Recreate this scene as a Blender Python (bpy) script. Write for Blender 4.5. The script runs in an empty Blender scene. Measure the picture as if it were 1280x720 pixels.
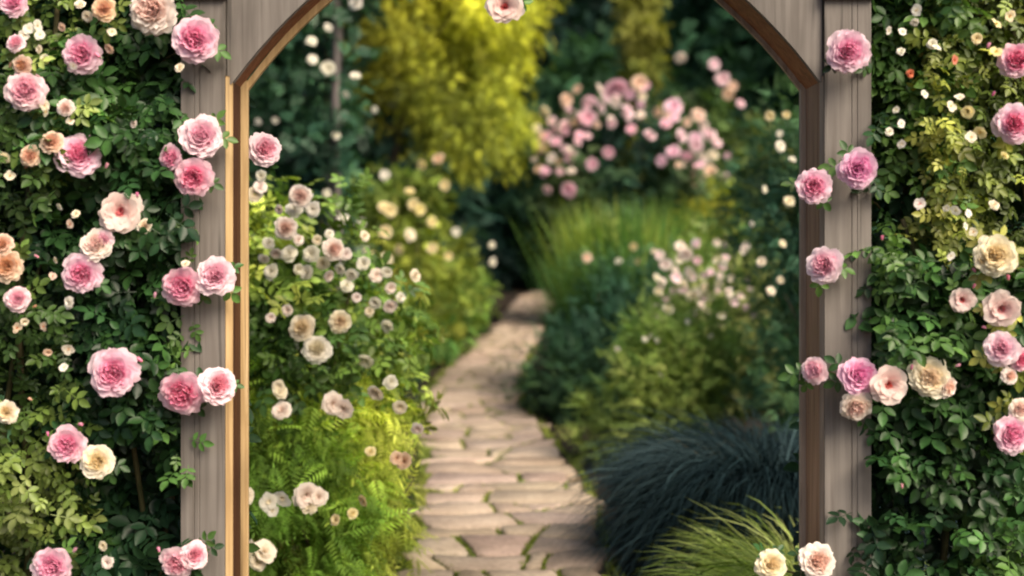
import bpy, math, random
import numpy as np
from mathutils import Vector, Matrix

rng = np.random.default_rng(11)
random.seed(11)
scene = bpy.context.scene
COL = scene.collection
F = 1600.0          # focal length in pixels of a 1280 wide frame
CAM_H = 1.35

# ------------------------------------------------------------------ helpers
def wpt(px, py, Y):
    return np.array([(px - 640.0) / F * Y, Y, CAM_H + (300.0 - py) / F * Y])

def ground_z(y):
    return float(np.interp(y, [-50, 8.5, 11.6, 14.0, 16.5, 21.0, 30.0, 60.0], [0, 0.0, .045, .125, .216, .40, .6, .8]))

def tag(o, label=None, cat=None, group=None, kind=None):
    if label: o['label'] = label
    if cat: o['category'] = cat
    if group: o['group'] = group
    if kind: o['kind'] = kind
    return o

def empty(name, loc, label, cat, group=None):
    o = bpy.data.objects.new(name, None)
    o.empty_display_size = .1
    COL.objects.link(o)
    o.location = loc
    return tag(o, label, cat, group)

def link(name, me, mat=None, parent=None, world=True):
    o = bpy.data.objects.new(name, me)
    COL.objects.link(o)
    if mat is not None and len(me.materials) == 0: me.materials.append(mat)
    if parent is not None:
        o.parent = parent
        if world: o.location = -Vector(parent.location)
    return o

def np_mesh(name, V, faces, cols=None, smooth=False):
    """faces: list of int arrays (n,k)"""
    me = bpy.data.meshes.new(name)
    V = np.asarray(V, dtype=np.float32)
    me.vertices.add(len(V)); me.vertices.foreach_set('co', V.ravel())
    idx, tot = [], []
    for f in faces:
        f = np.asarray(f, dtype=np.int32)
        if len(f) == 0: continue
        idx.append(f.ravel()); tot.append(np.full(len(f), f.shape[1], np.int32))
    idx = np.concatenate(idx); tot = np.concatenate(tot)
    st = np.concatenate([[0], np.cumsum(tot)[:-1]]).astype(np.int32)
    me.loops.add(len(idx)); me.loops.foreach_set('vertex_index', idx)
    me.polygons.add(len(tot)); me.polygons.foreach_set('loop_start', st)
    me.polygons.foreach_set('loop_total', tot)
    if smooth: me.polygons.foreach_set('use_smooth', np.ones(len(tot), bool))
    me.update(calc_edges=True)
    if cols is not None:
        a = me.attributes.new('Col', 'FLOAT_COLOR', 'POINT')
        c = np.ones((len(V), 4), np.float32); c[:, :3] = cols
        a.data.foreach_set('color', c.ravel())
    return me

class MB:
    """collects simple shapes into one mesh"""
    def __init__(s): s.V = []; s.Q = []; s.T = []; s.N = []; s.n = 0
    def add(s, v, quads=(), tris=(), ngons=()):
        v = np.asarray(v, float)
        for q in quads: s.Q.append([i + s.n for i in q])
        for t in tris: s.T.append([i + s.n for i in t])
        for g in ngons: s.N.append([i + s.n for i in g])
        s.V.append(v); s.n += len(v)
    def box(s, x0, x1, y0, y1, z0, z1):
        v = [(x, y, z) for x in (x0, x1) for y in (y0, y1) for z in (z0, z1)]
        s.add(v, [(0, 1, 3, 2), (4, 6, 7, 5), (0, 4, 5, 1), (2, 3, 7, 6), (0, 2, 6, 4), (1, 5, 7, 3)])
    def prism(s, poly, y0, y1, axis='y'):
        n = len(poly)
        if axis == 'y':
            v = [(a, y0, b) for a, b in poly] + [(a, y1, b) for a, b in poly]
        else:
            v = [(a, b, y0) for a, b in poly] + [(a, b, y1) for a, b in poly]
        s.add(v, [(i, (i + 1) % n, n + (i + 1) % n, n + i) for i in range(n)], (), [list(range(n)), list(range(2 * n - 1, n - 1, -1))])
    def tube(s, pts, radii, k=7):
        pts = [Vector(p) for p in pts]; vv = []
        up = Vector((.31, .2, .93))
        for i, p in enumerate(pts):
            d = (pts[min(i + 1, len(pts) - 1)] - pts[max(i - 1, 0)]).normalized()
            a = d.cross(up)
            if a.length < .05: a = d.cross(Vector((1, 0, 0)))
            a.normalize(); b = d.cross(a)
            for j in range(k):
                t = 2 * math.pi * j / k
                vv.append(p + (a * math.cos(t) + b * math.sin(t)) * radii[i])
        q = []
        for i in range(len(pts) - 1):
            for j in range(k):
                q.append((i * k + j, i * k + (j + 1) % k, (i + 1) * k + (j + 1) % k, (i + 1) * k + j))
        s.add(vv, q, (), [list(range(k))[::-1], [(len(pts) - 1) * k + j for j in range(k)]])
    def build(s, name, mat, parent=None, smooth=False, bevel=0, world=True):
        me = bpy.data.meshes.new(name)
        me.from_pydata(np.concatenate(s.V).tolist(), [], s.Q + s.T + s.N)
        me.update()
        if smooth: me.polygons.foreach_set('use_smooth', np.ones(len(me.polygons), bool))
        o = link(name, me, mat, parent, world)
        if bevel:
            m = o.modifiers.new('edge', 'BEVEL'); m.width = bevel; m.segments = 2; m.limit_method = 'ANGLE'
        return o

def nrm(a):
    return a / np.maximum(np.linalg.norm(a, axis=-1, keepdims=True), 1e-9)

def noise3(p, f, seed):
    r = np.random.default_rng(seed); out = np.zeros(len(p))
    for i in range(7):
        d = nrm(r.normal(size=3)) * f * r.uniform(.6, 1.9)
        out += np.sin(p @ d + r.uniform(0, 6.28))
    return out / 3.0      # about -1..1

def frames(normal, tip):
    y = nrm(tip)
    z = nrm(normal - y * (normal * y).sum(1, keepdims=True) + 1e-6)
    x = np.cross(y, z)
    return np.stack([x, y, z], axis=2)

def scatter(tm, pos, R, sc, col):
    """instances of a template merged into one mesh: returns V, faces, colours"""
    tv, tf, ts = tm
    n, m = len(pos), len(tv)
    V = np.einsum('nij,mj->nmi', R, tv) * sc[:, None, None] + pos[:, None, :]
    C = col[:, None, :] * ts[None, :, None]
    off = (np.arange(n) * m)[:, None, None]
    faces = [(np.asarray(f)[None] + off).reshape(-1, np.asarray(f).shape[1]) for f in tf]
    return V.reshape(-1, 3), faces, np.clip(C.reshape(-1, 3), 0, 1)

# ------------------------------------------------------------------ leaf templates (base at origin, tip +Y, face +Z)
def leaflet(w=.30, fold=.10, droop=.12):
    ys = np.array([0, .22, .5, .78, 1.0]); ws = np.array([0, .8, 1.0, .62, 0]) * w
    v = [];
    for y in ys: v.append((0, y, -droop * y * y))
    for i in (1, 2, 3): v.append((-ws[i], ys[i] + .03, fold - droop * ys[i] ** 2))
    for i in (1, 2, 3): v.append((ws[i], ys[i] + .03, fold - droop * ys[i] ** 2))
    q = [(1, 2, 6, 5), (2, 3, 7, 6), (2, 1, 8, 9), (3, 2, 9, 10)]
    t = [(0, 1, 5), (3, 4, 7), (1, 0, 8), (4, 3, 10)]
    return np.array(v, float), [np.array(q), np.array(t)], np.array([1.12] * 5 + [.94] * 6)

def combine(parts):
    V, Q, T, S = [], [], [], []; n = 0
    for (tv, tf, ts), ang, off, s, tilt in parts:
        c, sn = math.cos(ang), math.sin(ang)
        R = np.array([[c, -sn, 0], [sn, c, 0], [0, 0, 1.]])
        Tm = np.array([[1, 0, 0], [0, math.cos(tilt), -math.sin(tilt)], [0, math.sin(tilt), math.cos(tilt)]])
        V.append((tv * s) @ Tm.T @ R.T + np.array(off)); S.append(ts)
        Q.append(tf[0] + n)
        if len(tf) > 1: T.append(tf[1] + n)
        n += len(tv)
    return np.concatenate(V), [np.concatenate(Q)] + ([np.concatenate(T)] if T else []), np.concatenate(S)

LF = leaflet()
ROSE_LEAF = combine([(LF, 0, (0, .58, -.03), .46, -.15), (LF, 1.15, (0, .5, 0), .40, -.1), (LF, -1.15, (0, .5, 0), .40, -.1),
                     (LF, 1.3, (0, .22, 0), .33, -.1), (LF, -1.3, (0, .22, 0), .33, -.1),
                     ((np.array([(-.012, 0, 0), (.012, 0, 0), (.012, .6, -.03), (-.012, .6, -.03)]), [np.array([(0, 1, 2, 3)])], np.array([1.2] * 4)), 0, (0, 0, 0), 1, 0)])
SLF = (np.array([(0, 0, 0), (0, .5, -.03), (0, 1, -.15), (-.26, .45, .06), (.26, .45, .06)], float),
       [np.array([(0, 1, 3), (1, 2, 3), (1, 0, 4), (2, 1, 4)])], np.array([1.1, 1.1, 1.1, .92, .92]))
NLF = (np.array([(0, 0, 0), (0, .5, -.02), (0, 1, -.2), (-.11, .4, .02), (.11, .4, .02)], float),
       [np.array([(0, 1, 3), (1, 2, 3), (1, 0, 4), (2, 1, 4)])], np.array([1, 1, 1.15, .95, .95]))
FERN = combine([(NLF, s * 1.0, (0, .12 + .11 * i, -.02 * i * i * .2), .36 - .028 * i, -.1) for i in range(7) for s in (-1, 1)] +
               [(NLF, 0, (0, .85, -.12), .3, -.2)])
SPRIG = combine([(SLF, s * .95, (0, .1 + .2 * i, 0), .42 - .04 * i, .15) for i in range(4) for s in (-1, 1)] + [(SLF, 0, (0, .75, 0), .36, 0)])

# ------------------------------------------------------------------ materials
def new_mat(name):
    m = bpy.data.materials.new(name); m.use_nodes = True
    nt = m.node_tree; nt.nodes.clear()
    return m, nt, nt.nodes.new, nt.links.new

def leaf_mat(name, trans=.28, rough=.5, spec=.3, boost=(1.25, 1.3, .6)):
    m, nt, N, L = new_mat(name)
    out = N('ShaderNodeOutputMaterial'); at = N('ShaderNodeAttribute'); at.attribute_name = 'Col'
    geo = N('ShaderNodeNewGeometry')
    no = N('ShaderNodeTexNoise'); no.inputs['Scale'].default_value = 38; no.inputs['Detail'].default_value = 3
    L(geo.outputs['Position'], no.inputs['Vector'])
    mr = N('ShaderNodeMapRange'); mr.inputs['From Min'].default_value = .3; mr.inputs['From Max'].default_value = .7
    mr.inputs['To Min'].default_value = 1.05; mr.inputs['To Max'].default_value = 1.7
    L(no.outputs['Fac'], mr.inputs['Value'])
    mul = N('ShaderNodeVectorMath'); mul.operation = 'SCALE'
    L(at.outputs['Color'], mul.inputs[0]); L(mr.outputs[0], mul.inputs['Scale'])
    p = N('ShaderNodeBsdfPrincipled'); p.inputs['Roughness'].default_value = rough
    p.inputs['Specular IOR Level'].default_value = spec
    L(mul.outputs[0], p.inputs['Base Color'])
    tr = N('ShaderNodeBsdfTranslucent')
    vm = N('ShaderNodeVectorMath'); vm.operation = 'MULTIPLY'; vm.inputs[1].default_value = boost
    L(mul.outputs[0], vm.inputs[0]); L(vm.outputs[0], tr.inputs['Color'])
    mx = N('ShaderNodeMixShader'); mx.inputs[0].default_value = trans
    L(p.outputs[0], mx.inputs[1]); L(tr.outputs[0], mx.inputs[2]); L(mx.outputs[0], out.inputs[0])
    return m

def petal_mat():
    m, nt, N, L = new_mat('rose_petal')
    out = N('ShaderNodeOutputMaterial'); at = N('ShaderNodeAttribute'); at.attribute_name = 'Col'
    oi = N('ShaderNodeObjectInfo')
    hs = N('ShaderNodeHueSaturation')
    mr = N('ShaderNodeMapRange'); mr.inputs['To Min'].default_value = .82; mr.inputs['To Max'].default_value = 1.12
    L(oi.outputs['Random'], mr.inputs['Value']); L(mr.outputs[0], hs.inputs['Saturation'])
    mr2 = N('ShaderNodeMapRange'); mr2.inputs['To Min'].default_value = .488; mr2.inputs['To Max'].default_value = .512
    L(oi.outputs['Random'], mr2.inputs['Value']); L(mr2.outputs[0], hs.inputs['Hue'])
    L(at.outputs['Color'], hs.inputs['Color'])
    p = N('ShaderNodeBsdfPrincipled'); p.inputs['Roughness'].default_value = .7
    p.inputs['Specular IOR Level'].default_value = .15; p.inputs['Sheen Weight'].default_value = .15
    tr = N('ShaderNodeBsdfTranslucent'); mx = N('ShaderNodeMixShader'); mx.inputs[0].default_value = .42
    L(hs.outputs[0], p.inputs['Base Color']); L(hs.outputs[0], tr.inputs['Color'])
    L(p.outputs[0], mx.inputs[1]); L(tr.outputs[0], mx.inputs[2]); L(mx.outputs[0], out.inputs[0])
    return m

def wood_mat(name, c0, c1, c2, stretch=.05, scale=60, rough=.75, axis='z', bump=.3):
    m, nt, N, L = new_mat(name)
    out = N('ShaderNodeOutputMaterial'); p = N('ShaderNodeBsdfPrincipled'); p.inputs['Roughness'].default_value = rough
    p.inputs['Specular IOR Level'].default_value = .25
    tc = N('ShaderNodeTexCoord'); mp = N('ShaderNodeMapping')
    mp.inputs['Scale'].default_value = (1, 1, stretch) if axis == 'z' else (stretch, 1, 1)
    L(tc.outputs['Object'], mp.inputs[0])
    n1 = N('ShaderNodeTexNoise'); n1.inputs['Scale'].default_value = scale; n1.inputs['Detail'].default_value = 6; n1.inputs['Distortion'].default_value = .6
    L(mp.outputs[0], n1.inputs['Vector'])
    n2 = N('ShaderNodeTexNoise'); n2.inputs['Scale'].default_value = 3.2; n2.inputs['Detail'].default_value = 4
    L(tc.outputs['Object'], n2.inputs['Vector'])
    cr = N('ShaderNodeValToRGB'); e = cr.color_ramp.elements
    e[0].position = .3; e[0].color = (*c0, 1); e[1].position = .72; e[1].color = (*c2, 1)
    k = e.new(.5); k.color = (*c1, 1)
    L(n1.outputs['Fac'], cr.inputs[0])
    mr = N('ShaderNodeMapRange'); mr.inputs['From Min'].default_value = .3; mr.inputs['From Max'].default_value = .7
    mr.inputs['To Min'].default_value = .75; mr.inputs['To Max'].default_value = 1.2
    L(n2.outputs['Fac'], mr.inputs[0])
    mul = N('ShaderNodeVectorMath'); mul.operation = 'SCALE'
    mp3 = N('ShaderNodeMapping'); mp3.inputs['Scale'].default_value = (1, 1, .03) if axis == 'z' else (.03, 1, 1)
    L(tc.outputs['Object'], mp3.inputs[0])
    n3 = N('ShaderNodeTexNoise'); n3.inputs['Scale'].default_value = 42; n3.inputs['Detail'].default_value = 3; n3.inputs['Distortion'].default_value = .4
    L(mp3.outputs[0], n3.inputs['Vector'])
    mr3 = N('ShaderNodeMapRange'); mr3.inputs['From Min'].default_value = .30; mr3.inputs['From Max'].default_value = .36
    mr3.inputs['To Min'].default_value = .55; mr3.inputs['To Max'].default_value = 1.0
    L(n3.outputs['Fac'], mr3.inputs[0])
    mm = N('ShaderNodeMath'); mm.operation = 'MULTIPLY'; L(mr.outputs[0], mm.inputs[0]); L(mr3.outputs[0], mm.inputs[1])
    L(cr.outputs[0], mul.inputs[0]); L(mm.outputs[0], mul.inputs['Scale']); L(mul.outputs[0], p.inputs['Base Color'])
    b = N('ShaderNodeBump'); b.inputs['Strength'].default_value = bump; b.inputs['Distance'].default_value = .004
    L(n1.outputs['Fac'], b.inputs['Height']); L(b.outputs[0], p.inputs['Normal'])
    L(p.outputs[0], out.inputs[0])
    return m

def noisy_mat(name, cols, scale=6, rough=.9, bump=.3, dist=.01, fine=60, attr=False):
    m, nt, N, L = new_mat(name)
    out = N('ShaderNodeOutputMaterial'); p = N('ShaderNodeBsdfPrincipled'); p.inputs['Roughness'].default_value = rough
    p.inputs['Specular IOR Level'].default_value = .2
    tc = N('ShaderNodeTexCoord')
    n1 = N('ShaderNodeTexNoise'); n1.inputs['Scale'].default_value = scale; n1.inputs['Detail'].default_value = 8; n1.inputs['Roughness'].default_value = .65
    L(tc.outputs['Object'], n1.inputs['Vector'])
    cr = N('ShaderNodeValToRGB'); e = cr.color_ramp.elements
    e[0].position = .3; e[1].position = .7; e[0].color = (*cols[0], 1); e[1].color = (*cols[-1], 1)
    for i, c in enumerate(cols[1:-1]):
        k = e.new(.3 + .4 * (i + 1) / (len(cols) - 1)); k.color = (*c, 1)
    L(n1.outputs['Fac'], cr.inputs[0])
    n2 = N('ShaderNodeTexNoise'); n2.inputs['Scale'].default_value = fine; n2.inputs['Detail'].default_value = 6
    L(tc.outputs['Object'], n2.inputs['Vector'])
    src = cr.outputs[0]
    if attr:
        at = N('ShaderNodeAttribute'); at.attribute_name = 'Col'
        vm = N('ShaderNodeVectorMath'); vm.operation = 'MULTIPLY'
        L(src, vm.inputs[0]); L(at.outputs['Color'], vm.inputs[1]); src = vm.outputs[0]
    mr = N('ShaderNodeMapRange'); mr.inputs['From Min'].default_value = .3; mr.inputs['From Max'].default_value = .7
    mr.inputs['To Min'].default_value = .78; mr.inputs['To Max'].default_value = 1.15
    L(n2.outputs['Fac'], mr.inputs[0])
    mul = N('ShaderNodeVectorMath'); mul.operation = 'SCALE'
    L(src, mul.inputs[0]); L(mr.outputs[0], mul.inputs['Scale']); L(mul.outputs[0], p.inputs['Base Color'])
    ad = N('ShaderNodeMath'); ad.operation = 'ADD'; L(n1.outputs['Fac'], ad.inputs[0]); L(n2.outputs['Fac'], ad.inputs[1])
    b = N('ShaderNodeBump'); b.inputs['Strength'].default_value = bump; b.inputs['Distance'].default_value = dist
    L(ad.outputs[0], b.inputs['Height']); L(b.outputs[0], p.inputs['Normal'])
    L(p.outputs[0], out.inputs[0])
    return m

M_LEAF = leaf_mat('rose_leaf', trans=.22, rough=.42, spec=.35)
M_LEAF2 = leaf_mat('soft_leaf', trans=.3, rough=.6, spec=.2)
M_BLADE = leaf_mat('grass_blade', trans=.3, rough=.5, spec=.3)
M_SEDGE = leaf_mat('blue_sedge_blade', trans=.2, rough=.7, spec=.08, boost=(1.0, 1.1, 1.0))
M_PETAL = petal_mat()
M_GREYWOOD = wood_mat('weathered_grey_wood', (.145, .127, .114), (.185, .165, .15), (.235, .211, .192), scale=60, bump=.18)
M_REVEAL_SUN = wood_mat('stained_wood_sun_side', (.036, .012, .005), (.058, .021, .008), (.09, .035, .012), scale=70, rough=.6)  # left reveal, colour darkened to offset the sun falling on it
M_REDBROWN = wood_mat('warm_red_brown_wood', (.17, .06, .03), (.25, .10, .05), (.33, .15, .075), scale=70, rough=.6)
M_REVEAL_SHADE = wood_mat('stained_wood_shade_side', (.22, .125, .075), (.31, .185, .115), (.40, .25, .165), scale=70, rough=.65)  # right reveal, same board with colour lightened to offset its shade
M_TRIM_LIT = wood_mat('trim_wood_sunlit', (.38, .25, .12), (.48, .33, .165), (.58, .42, .235), scale=70, rough=.65)  # left trim, sunlight put into the wood colour
M_TRIM_SHADE = wood_mat('trim_wood_shaded', (.26, .2, .15), (.34, .27, .21), (.42, .34, .27), scale=70)  # right trim, same wood with shade put into the colour
M_CANE = wood_mat('rose_cane', (.05, .06, .02), (.09, .08, .035), (.14, .11, .06), scale=50)
M_BARK = wood_mat('tree_bark', (.025, .02, .016), (.05, .04, .03), (.09, .075, .06), scale=30, stretch=.2, bump=.8)
M_POLE = wood_mat('grey_pole_wood', (.10, .085, .085), (.17, .15, .145), (.25, .22, .20), scale=40)
M_SOIL = noisy_mat('garden_soil', [(.018, .013, .010), (.035, .025, .018), (.06, .043, .03)], scale=5, bump=.8, dist=.03)
M_STONE = noisy_mat('sandstone_paving', [(.31, .237, .182), (.39, .305, .238), (.47, .378, .30)], scale=3.5, bump=.35, dist=.012, fine=45, attr=True)
M_BED = noisy_mat('sandy_joint_fill', [(.15, .11, .07), (.22, .165, .11), (.17, .17, .07)], scale=9, bump=.5)

# ------------------------------------------------------------------ roses
def petal_grid(phi, l, w, th0, th1, r0, ruf, nu, nv, r, twist=0.):
    u = np.linspace(-1, 1, nu); v = np.linspace(0, 1, nv)
    vs = np.linspace(0, 1, 21); a = np.radians(th0 + (th1 - th0) * vs)
    rr = r0 + np.concatenate([[0], np.cumsum(l * np.sin(a[:-1]) / 20)])
    zz = np.concatenate([[0], np.cumsum(l * np.cos(a[:-1]) / 20)])
    U, Vv = np.meshgrid(u, v, indexing='ij')
    ve = Vv * (1 - .13 * U * U) * (1 + (.05 * np.sin(U * 5 + r.uniform(0, 6)) + .03 * np.sin(U * 11 + r.uniform(0, 6))) * Vv)
    ve = np.clip(ve, 0, 1.0)
    R_ = np.interp(ve, vs, rr); Z_ = np.interp(ve, vs, zz)
    hw = w * (np.sin(np.pi * (.10 + .50 * Vv)) ** .8)
    rc = np.maximum(R_, .3)
    psi = U * hw / rc
    x = (R_ - rc) + rc * np.cos(psi); y = rc * np.sin(psi)
    ph = r.uniform(0, 6)
    dz = ruf * np.sin(U * 4.2 + ph) * Vv ** 2
    Z_ = Z_ + dz; x = x + .6 * ruf * np.cos(U * 5 + ph) * Vv ** 2
    c, s = math.cos(twist), math.sin(twist)      # turn the petal about its own base
    x0 = x - r0
    x, y = r0 + x0 * c - y * s, x0 * s + y * c
    c, s = math.cos(phi), math.sin(phi)
    P = np.stack([x * c - y * s, x * s + y * c, Z_], -1).reshape(-1, 3)
    return P, Vv.ravel()

def grid_faces(nu, nv):
    return np.array([(i * nv + j, (i + 1) * nv + j, (i + 1) * nv + j + 1, i * nv + j + 1) for i in range(nu - 1) for j in range(nv - 1)])

def build_petals(specs, seed, deep, mid, pale, nu, nv):
    """specs: (n, r0, l, w, th0, th1, ruffle, tone0) ; tone 0 deep .. 1 pale"""
    r = np.random.default_rng(seed); V, Fc, C = [], [], []; n = 0; gf = grid_faces(nu, nv)
    deep, mid, pale = map(np.array, (deep, mid, pale))
    for (cnt, r0, l, w, t0, t1, ruf, tone, scat) in specs:
        off = r.uniform(0, 6.28)
        for i in range(cnt):
            phi = off + 6.283 * i / cnt + r.normal() * .16
            rr0 = r0 if not scat else r.uniform(.02, scat)
            P, vv = petal_grid(phi, l * r.uniform(.88, 1.1), w * r.uniform(.88, 1.12), t0 + r.normal() * 6, t1 + r.normal() * 8, rr0, ruf, nu, nv, r,
                               twist=r.normal() * (.9 if scat else .1))
            t = np.clip(tone + r.normal() * .07 + .32 * (vv - .6), 0, 1)[:, None]
            c = np.where(t < .5, deep + (mid - deep) * t * 2, mid + (pale - mid) * (t * 2 - 1))
            V.append(P); C.append(c); Fc.append(gf + n); n += len(P)
    return np.concatenate(V), np.concatenate(Fc), np.concatenate(C)

PAL = {  # deep, mid, pale petal pigments
    'pink':  ((.95, .20, .42), (.975, .40, .60), (.99, .73, .83)),
    'violet': ((.90, .17, .48), (.95, .38, .66), (.98, .70, .86)),
    'light': ((.93, .34, .50), (.97, .56, .68), (.99, .81, .86)),
    'blush': ((.95, .56, .50), (.985, .76, .68), (.995, .91, .85)),
    'peach': ((.78, .36, .22), (.88, .55, .38), (.93, .74, .58)),
    'cream': ((.93, .68, .42), (.985, .84, .60), (.99, .92, .76)),
    'semi':  ((.78, .13, .13), (.95, .60, .57), (.975, .82, .76)),
    'ivory': ((.90, .80, .56), (.98, .92, .76), (.99, .96, .87)),
    'yellow': ((.80, .58, .18), (.90, .74, .34), (.94, .84, .52)),
    'coral': ((.62, .06, .03), (.75, .16, .08), (.8, .3, .2)),
}
_cache = {}
def bloom_meshes(kind, var):
    k = (kind, var)
    if k in _cache: return _cache[k]
    deep, mid, pale = PAL[kind]
    sd = (sum(ord(ch) for ch in kind) * 7 + var * 131)
    if kind == 'semi':
        outer = [(7, .06, 1.02, .56, 62, 96, .05, .98, 0), (7, .06, .88, .5, 48, 84, .05, .9, 0), (7, .05, .66, .4, 36, 66, .05, .72, 0)]
        inner = [(12, .05, .26, .12, 10, 30, .03, .05, .22)]
    else:
        outer = [(10, .10, .98, .50, 64, 96, .05, .99, 0), (11, .12, .92, .46, 52, 78, .055, .93, 0), (12, .13, .84, .40, 40, 62, .055, .82, 0), (12, .14, .76, .36, 30, 46, .05, .62, 0)]
        inner = [(12, .16, .72, .30, 18, 32, .05, .56, 0), (13, .13, .70, .26, 8, 22, .05, .44, 0), (18, .1, .66, .20, -4, 20, .05, .36, .54), (32, .1, .70, .17, -10, 12, .05, .27, .44)]
    res = []
    for nm, sp, s2 in (('rose_petals', outer, 0), ('rose_heart', inner, 50)):
        V, Fc, C = build_petals(sp, sd + s2, deep, mid, pale, 8, 6)
        me = np_mesh(nm, V, [Fc], C, smooth=True); me.materials.append(M_PETAL); res.append(me)
    _cache[k] = res
    return res

def small_mesh(kind, var):
    k = ('s', kind, var)
    if k in _cache: return _cache[k]
    deep, mid, pale = PAL[kind]
    sd = (sum(ord(ch) for ch in kind) * 3 + var * 17)
    sp = [(8, .08, .95, .55, 64, 96, .07, .97, 0), (8, .1, .88, .5, 52, 80, .07, .95, 0), (8, .1, .80, .44, 38, 66, .07, .90, 0), (8, .08, .66, .36, 26, 54, .06, .84, 0), (7, .05, .50, .26, 10, 40, .05, .72, 0)]
    if var == 4: sp = [(5, .16, 1.1, .34, 20, -22, .02, .55, 0), (5, .12, 1.15, .3, 14, -20, .02, .35, 0)]
    if var == 3: sp = [(5, .04, 1.0, .62, 62, 88, .07, .95, 0), (6, .04, .3, .16, 10, 50, .03, .15, .12)]
    V, Fc, C = build_petals(sp, sd, deep, mid, pale, 4, 4)
    me = np_mesh('small_rose', V, [Fc], C, smooth=True); me.materials.append(M_PETAL)
    _cache[k] = me
    return me

def calyx_mesh():
    if 'calyx' in _cache: return _cache['calyx']
    V, Q = [], []; k = 8
    prof = [(.02, -.42), (.09, -.38), (.14, -.25), (.12, -.12), (.2, -.03)]
    for (r, z) in prof:
        for j in range(k): V.append((r * math.cos(6.283 * j / k), r * math.sin(6.283 * j / k), z))
    for i in range(len(prof) - 1):
        for j in range(k): Q.append((i * k + j, i * k + (j + 1) % k, (i + 1) * k + (j + 1) % k, (i + 1) * k + j))
    V = np.array(V); n = len(V); fs = [np.array(Q)]; T = []
    for s in range(5):
        a = 6.283 * s / 5; d = np.array([math.cos(a), math.sin(a), 0]); p = np.array([-math.sin(a), math.cos(a), 0])
        V = np.concatenate([V, [d * .1 + p * .09 + (0, 0, -.08), d * .1 - p * .09 + (0, 0, -.08), d * .45 + p * .07 + (0, 0, .0), d * .45 - p * .07 + (0, 0, .0), d * .8 + (0, 0, -.05)]])
        b = n + s * 5; Q2 = [(b, b + 1, b + 3, b + 2)]; T.append((b + 2, b + 3, b + 4)); fs.append(np.array(Q2))
    fs.append(np.array(T))
    me = np_mesh('calyx', V, fs, np.tile([.07, .14, .035], (len(V), 1)), smooth=True); me.materials.append(M_LEAF)
    _cache['calyx'] = me
    return me

KIND_LABEL = {'cream': 'cream rose bloom', 'blush': 'pale blush rose bloom', 'peach': 'peach rose bloom', 'semi': 'open blush rose bloom with dark coral centre',
              'ivory': 'ivory white bloom', 'light': 'light pink rose bloom', 'violet': 'violet-pink rose bloom', 'coral': 'small red-orange bloom', 'yellow': 'soft yellow bloom'}
def face_dir(p, tilt=None, spread=.35):
    """blooms look out of the plant, roughly to the open side, a little up or down"""
    d = np.array([0, -1., .05]) + rng.normal(size=3) * spread * np.array([1, .3, .8])
    if tilt is not None: d = np.array([tilt[0] + rng.normal() * .14, -1., tilt[1] + rng.normal() * .12])
    return Vector(nrm(d))

def place(o, parent, p, d, s, spin=None):
    o.parent = parent
    o.rotation_mode = 'QUATERNION'
    q = d.to_track_quat('Z', 'Y')
    q = q @ Matrix.Rotation(random.uniform(0, 6.28) if spin is None else spin, 4, 'Z').to_quaternion()
    o.rotation_quaternion = q
    o.location = Vector(p) - Vector(parent.location)
    o.scale = (s, s, s)

def rose(parent, kind, px, py, rad, Y, tilt=None, main=None, stem=None):
    """a large rose bloom with heart, calyx and its own stem"""
    var = random.randrange(3)
    m0, m1 = bloom_meshes(kind, var)
    o = bpy.data.objects.new('rose_bloom', m0); COL.objects.link(o)
    p = wpt(px, py, Y); s = rad / F * Y * .98; d = face_dir(p, tilt, .22)
    place(o, parent, p - np.array(d) * s * .25, d, s)
    if kind != main and kind in KIND_LABEL: o['label'] = KIND_LABEL[kind]
    h = bpy.data.objects.new('petal_heart', m1); COL.objects.link(h); h.parent = o
    c = bpy.data.objects.new('calyx', calyx_mesh()); COL.objects.link(c); c.parent = o
    if stem is not None:                      # stem runs back from the calyx into the plant
        bpy.context.view_layer.update()
        M = (Matrix.Translation(Vector(p) - d * s * .25) @ o.rotation_quaternion.to_matrix().to_4x4() @ Matrix.Scale(s, 4)).inverted()
        a = Vector(p) - d * s * .65; e = Vector(stem)
        k1 = a - d * .04; k2 = e + Vector((0, 0, .03))
        pts = []
        for i in range(9):
            t = i / 8; b = [(1 - t) ** 3, 3 * t * (1 - t) ** 2, 3 * t * t * (1 - t), t ** 3]
            pts.append(M @ (a * b[0] + k1 * b[1] + k2 * b[2] + e * b[3]))
        mb = MB(); mb.tube(pts, [.0028 / s] * 9, 5)
        mb.build('stem', M_CANE, o, smooth=True, world=False)
    return o

SPRAY = {}
def spray(parent, px, py, rad, Y, n=4):
    p = wpt(px, py, Y); s = rad / F * Y; L_ = SPRAY.setdefault(parent, [])
    for _ in range(n):
        a = rng.uniform(0, 6.28); d = np.array([math.cos(a), 0, math.sin(a)])
        L_.append((p + d * s * .2 + np.array([0, .02 + rng.uniform(0, .015), 0]), d + np.array([0, rng.normal() * .2, -.25]), rng.uniform(.045, .075)))
def grow_sprays(parent, pal):
    L_ = SPRAY[parent]; P = np.array([l[0] for l in L_]); T = np.array([l[1] for l in L_]); S = np.array([l[2] for l in L_])
    nor = np.array([0, -1., .4]) + rng.normal(size=P.shape) * .3
    V, Fc, C = scatter(ROSE_LEAF, P, frames(nor, T), S, leaf_cols(P, pal, 9, 4))
    link('leaves', np_mesh('leaves', V, Fc, C), M_LEAF, parent)
def bud(parent, kind, px, py, rad, Y):
    o = bpy.data.objects.new('rose_bud', small_mesh(kind, 4)); COL.objects.link(o)
    s = rad / F * Y; d = Vector(nrm(np.array([rng.normal() * .5, -.35, .7 + rng.normal() * .3])))
    place(o, parent, wpt(px, py, Y), d, s * .8)
    c = bpy.data.objects.new('calyx', calyx_mesh()); COL.objects.link(c); c.parent = o; c.location = (0, 0, .05)

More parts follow.
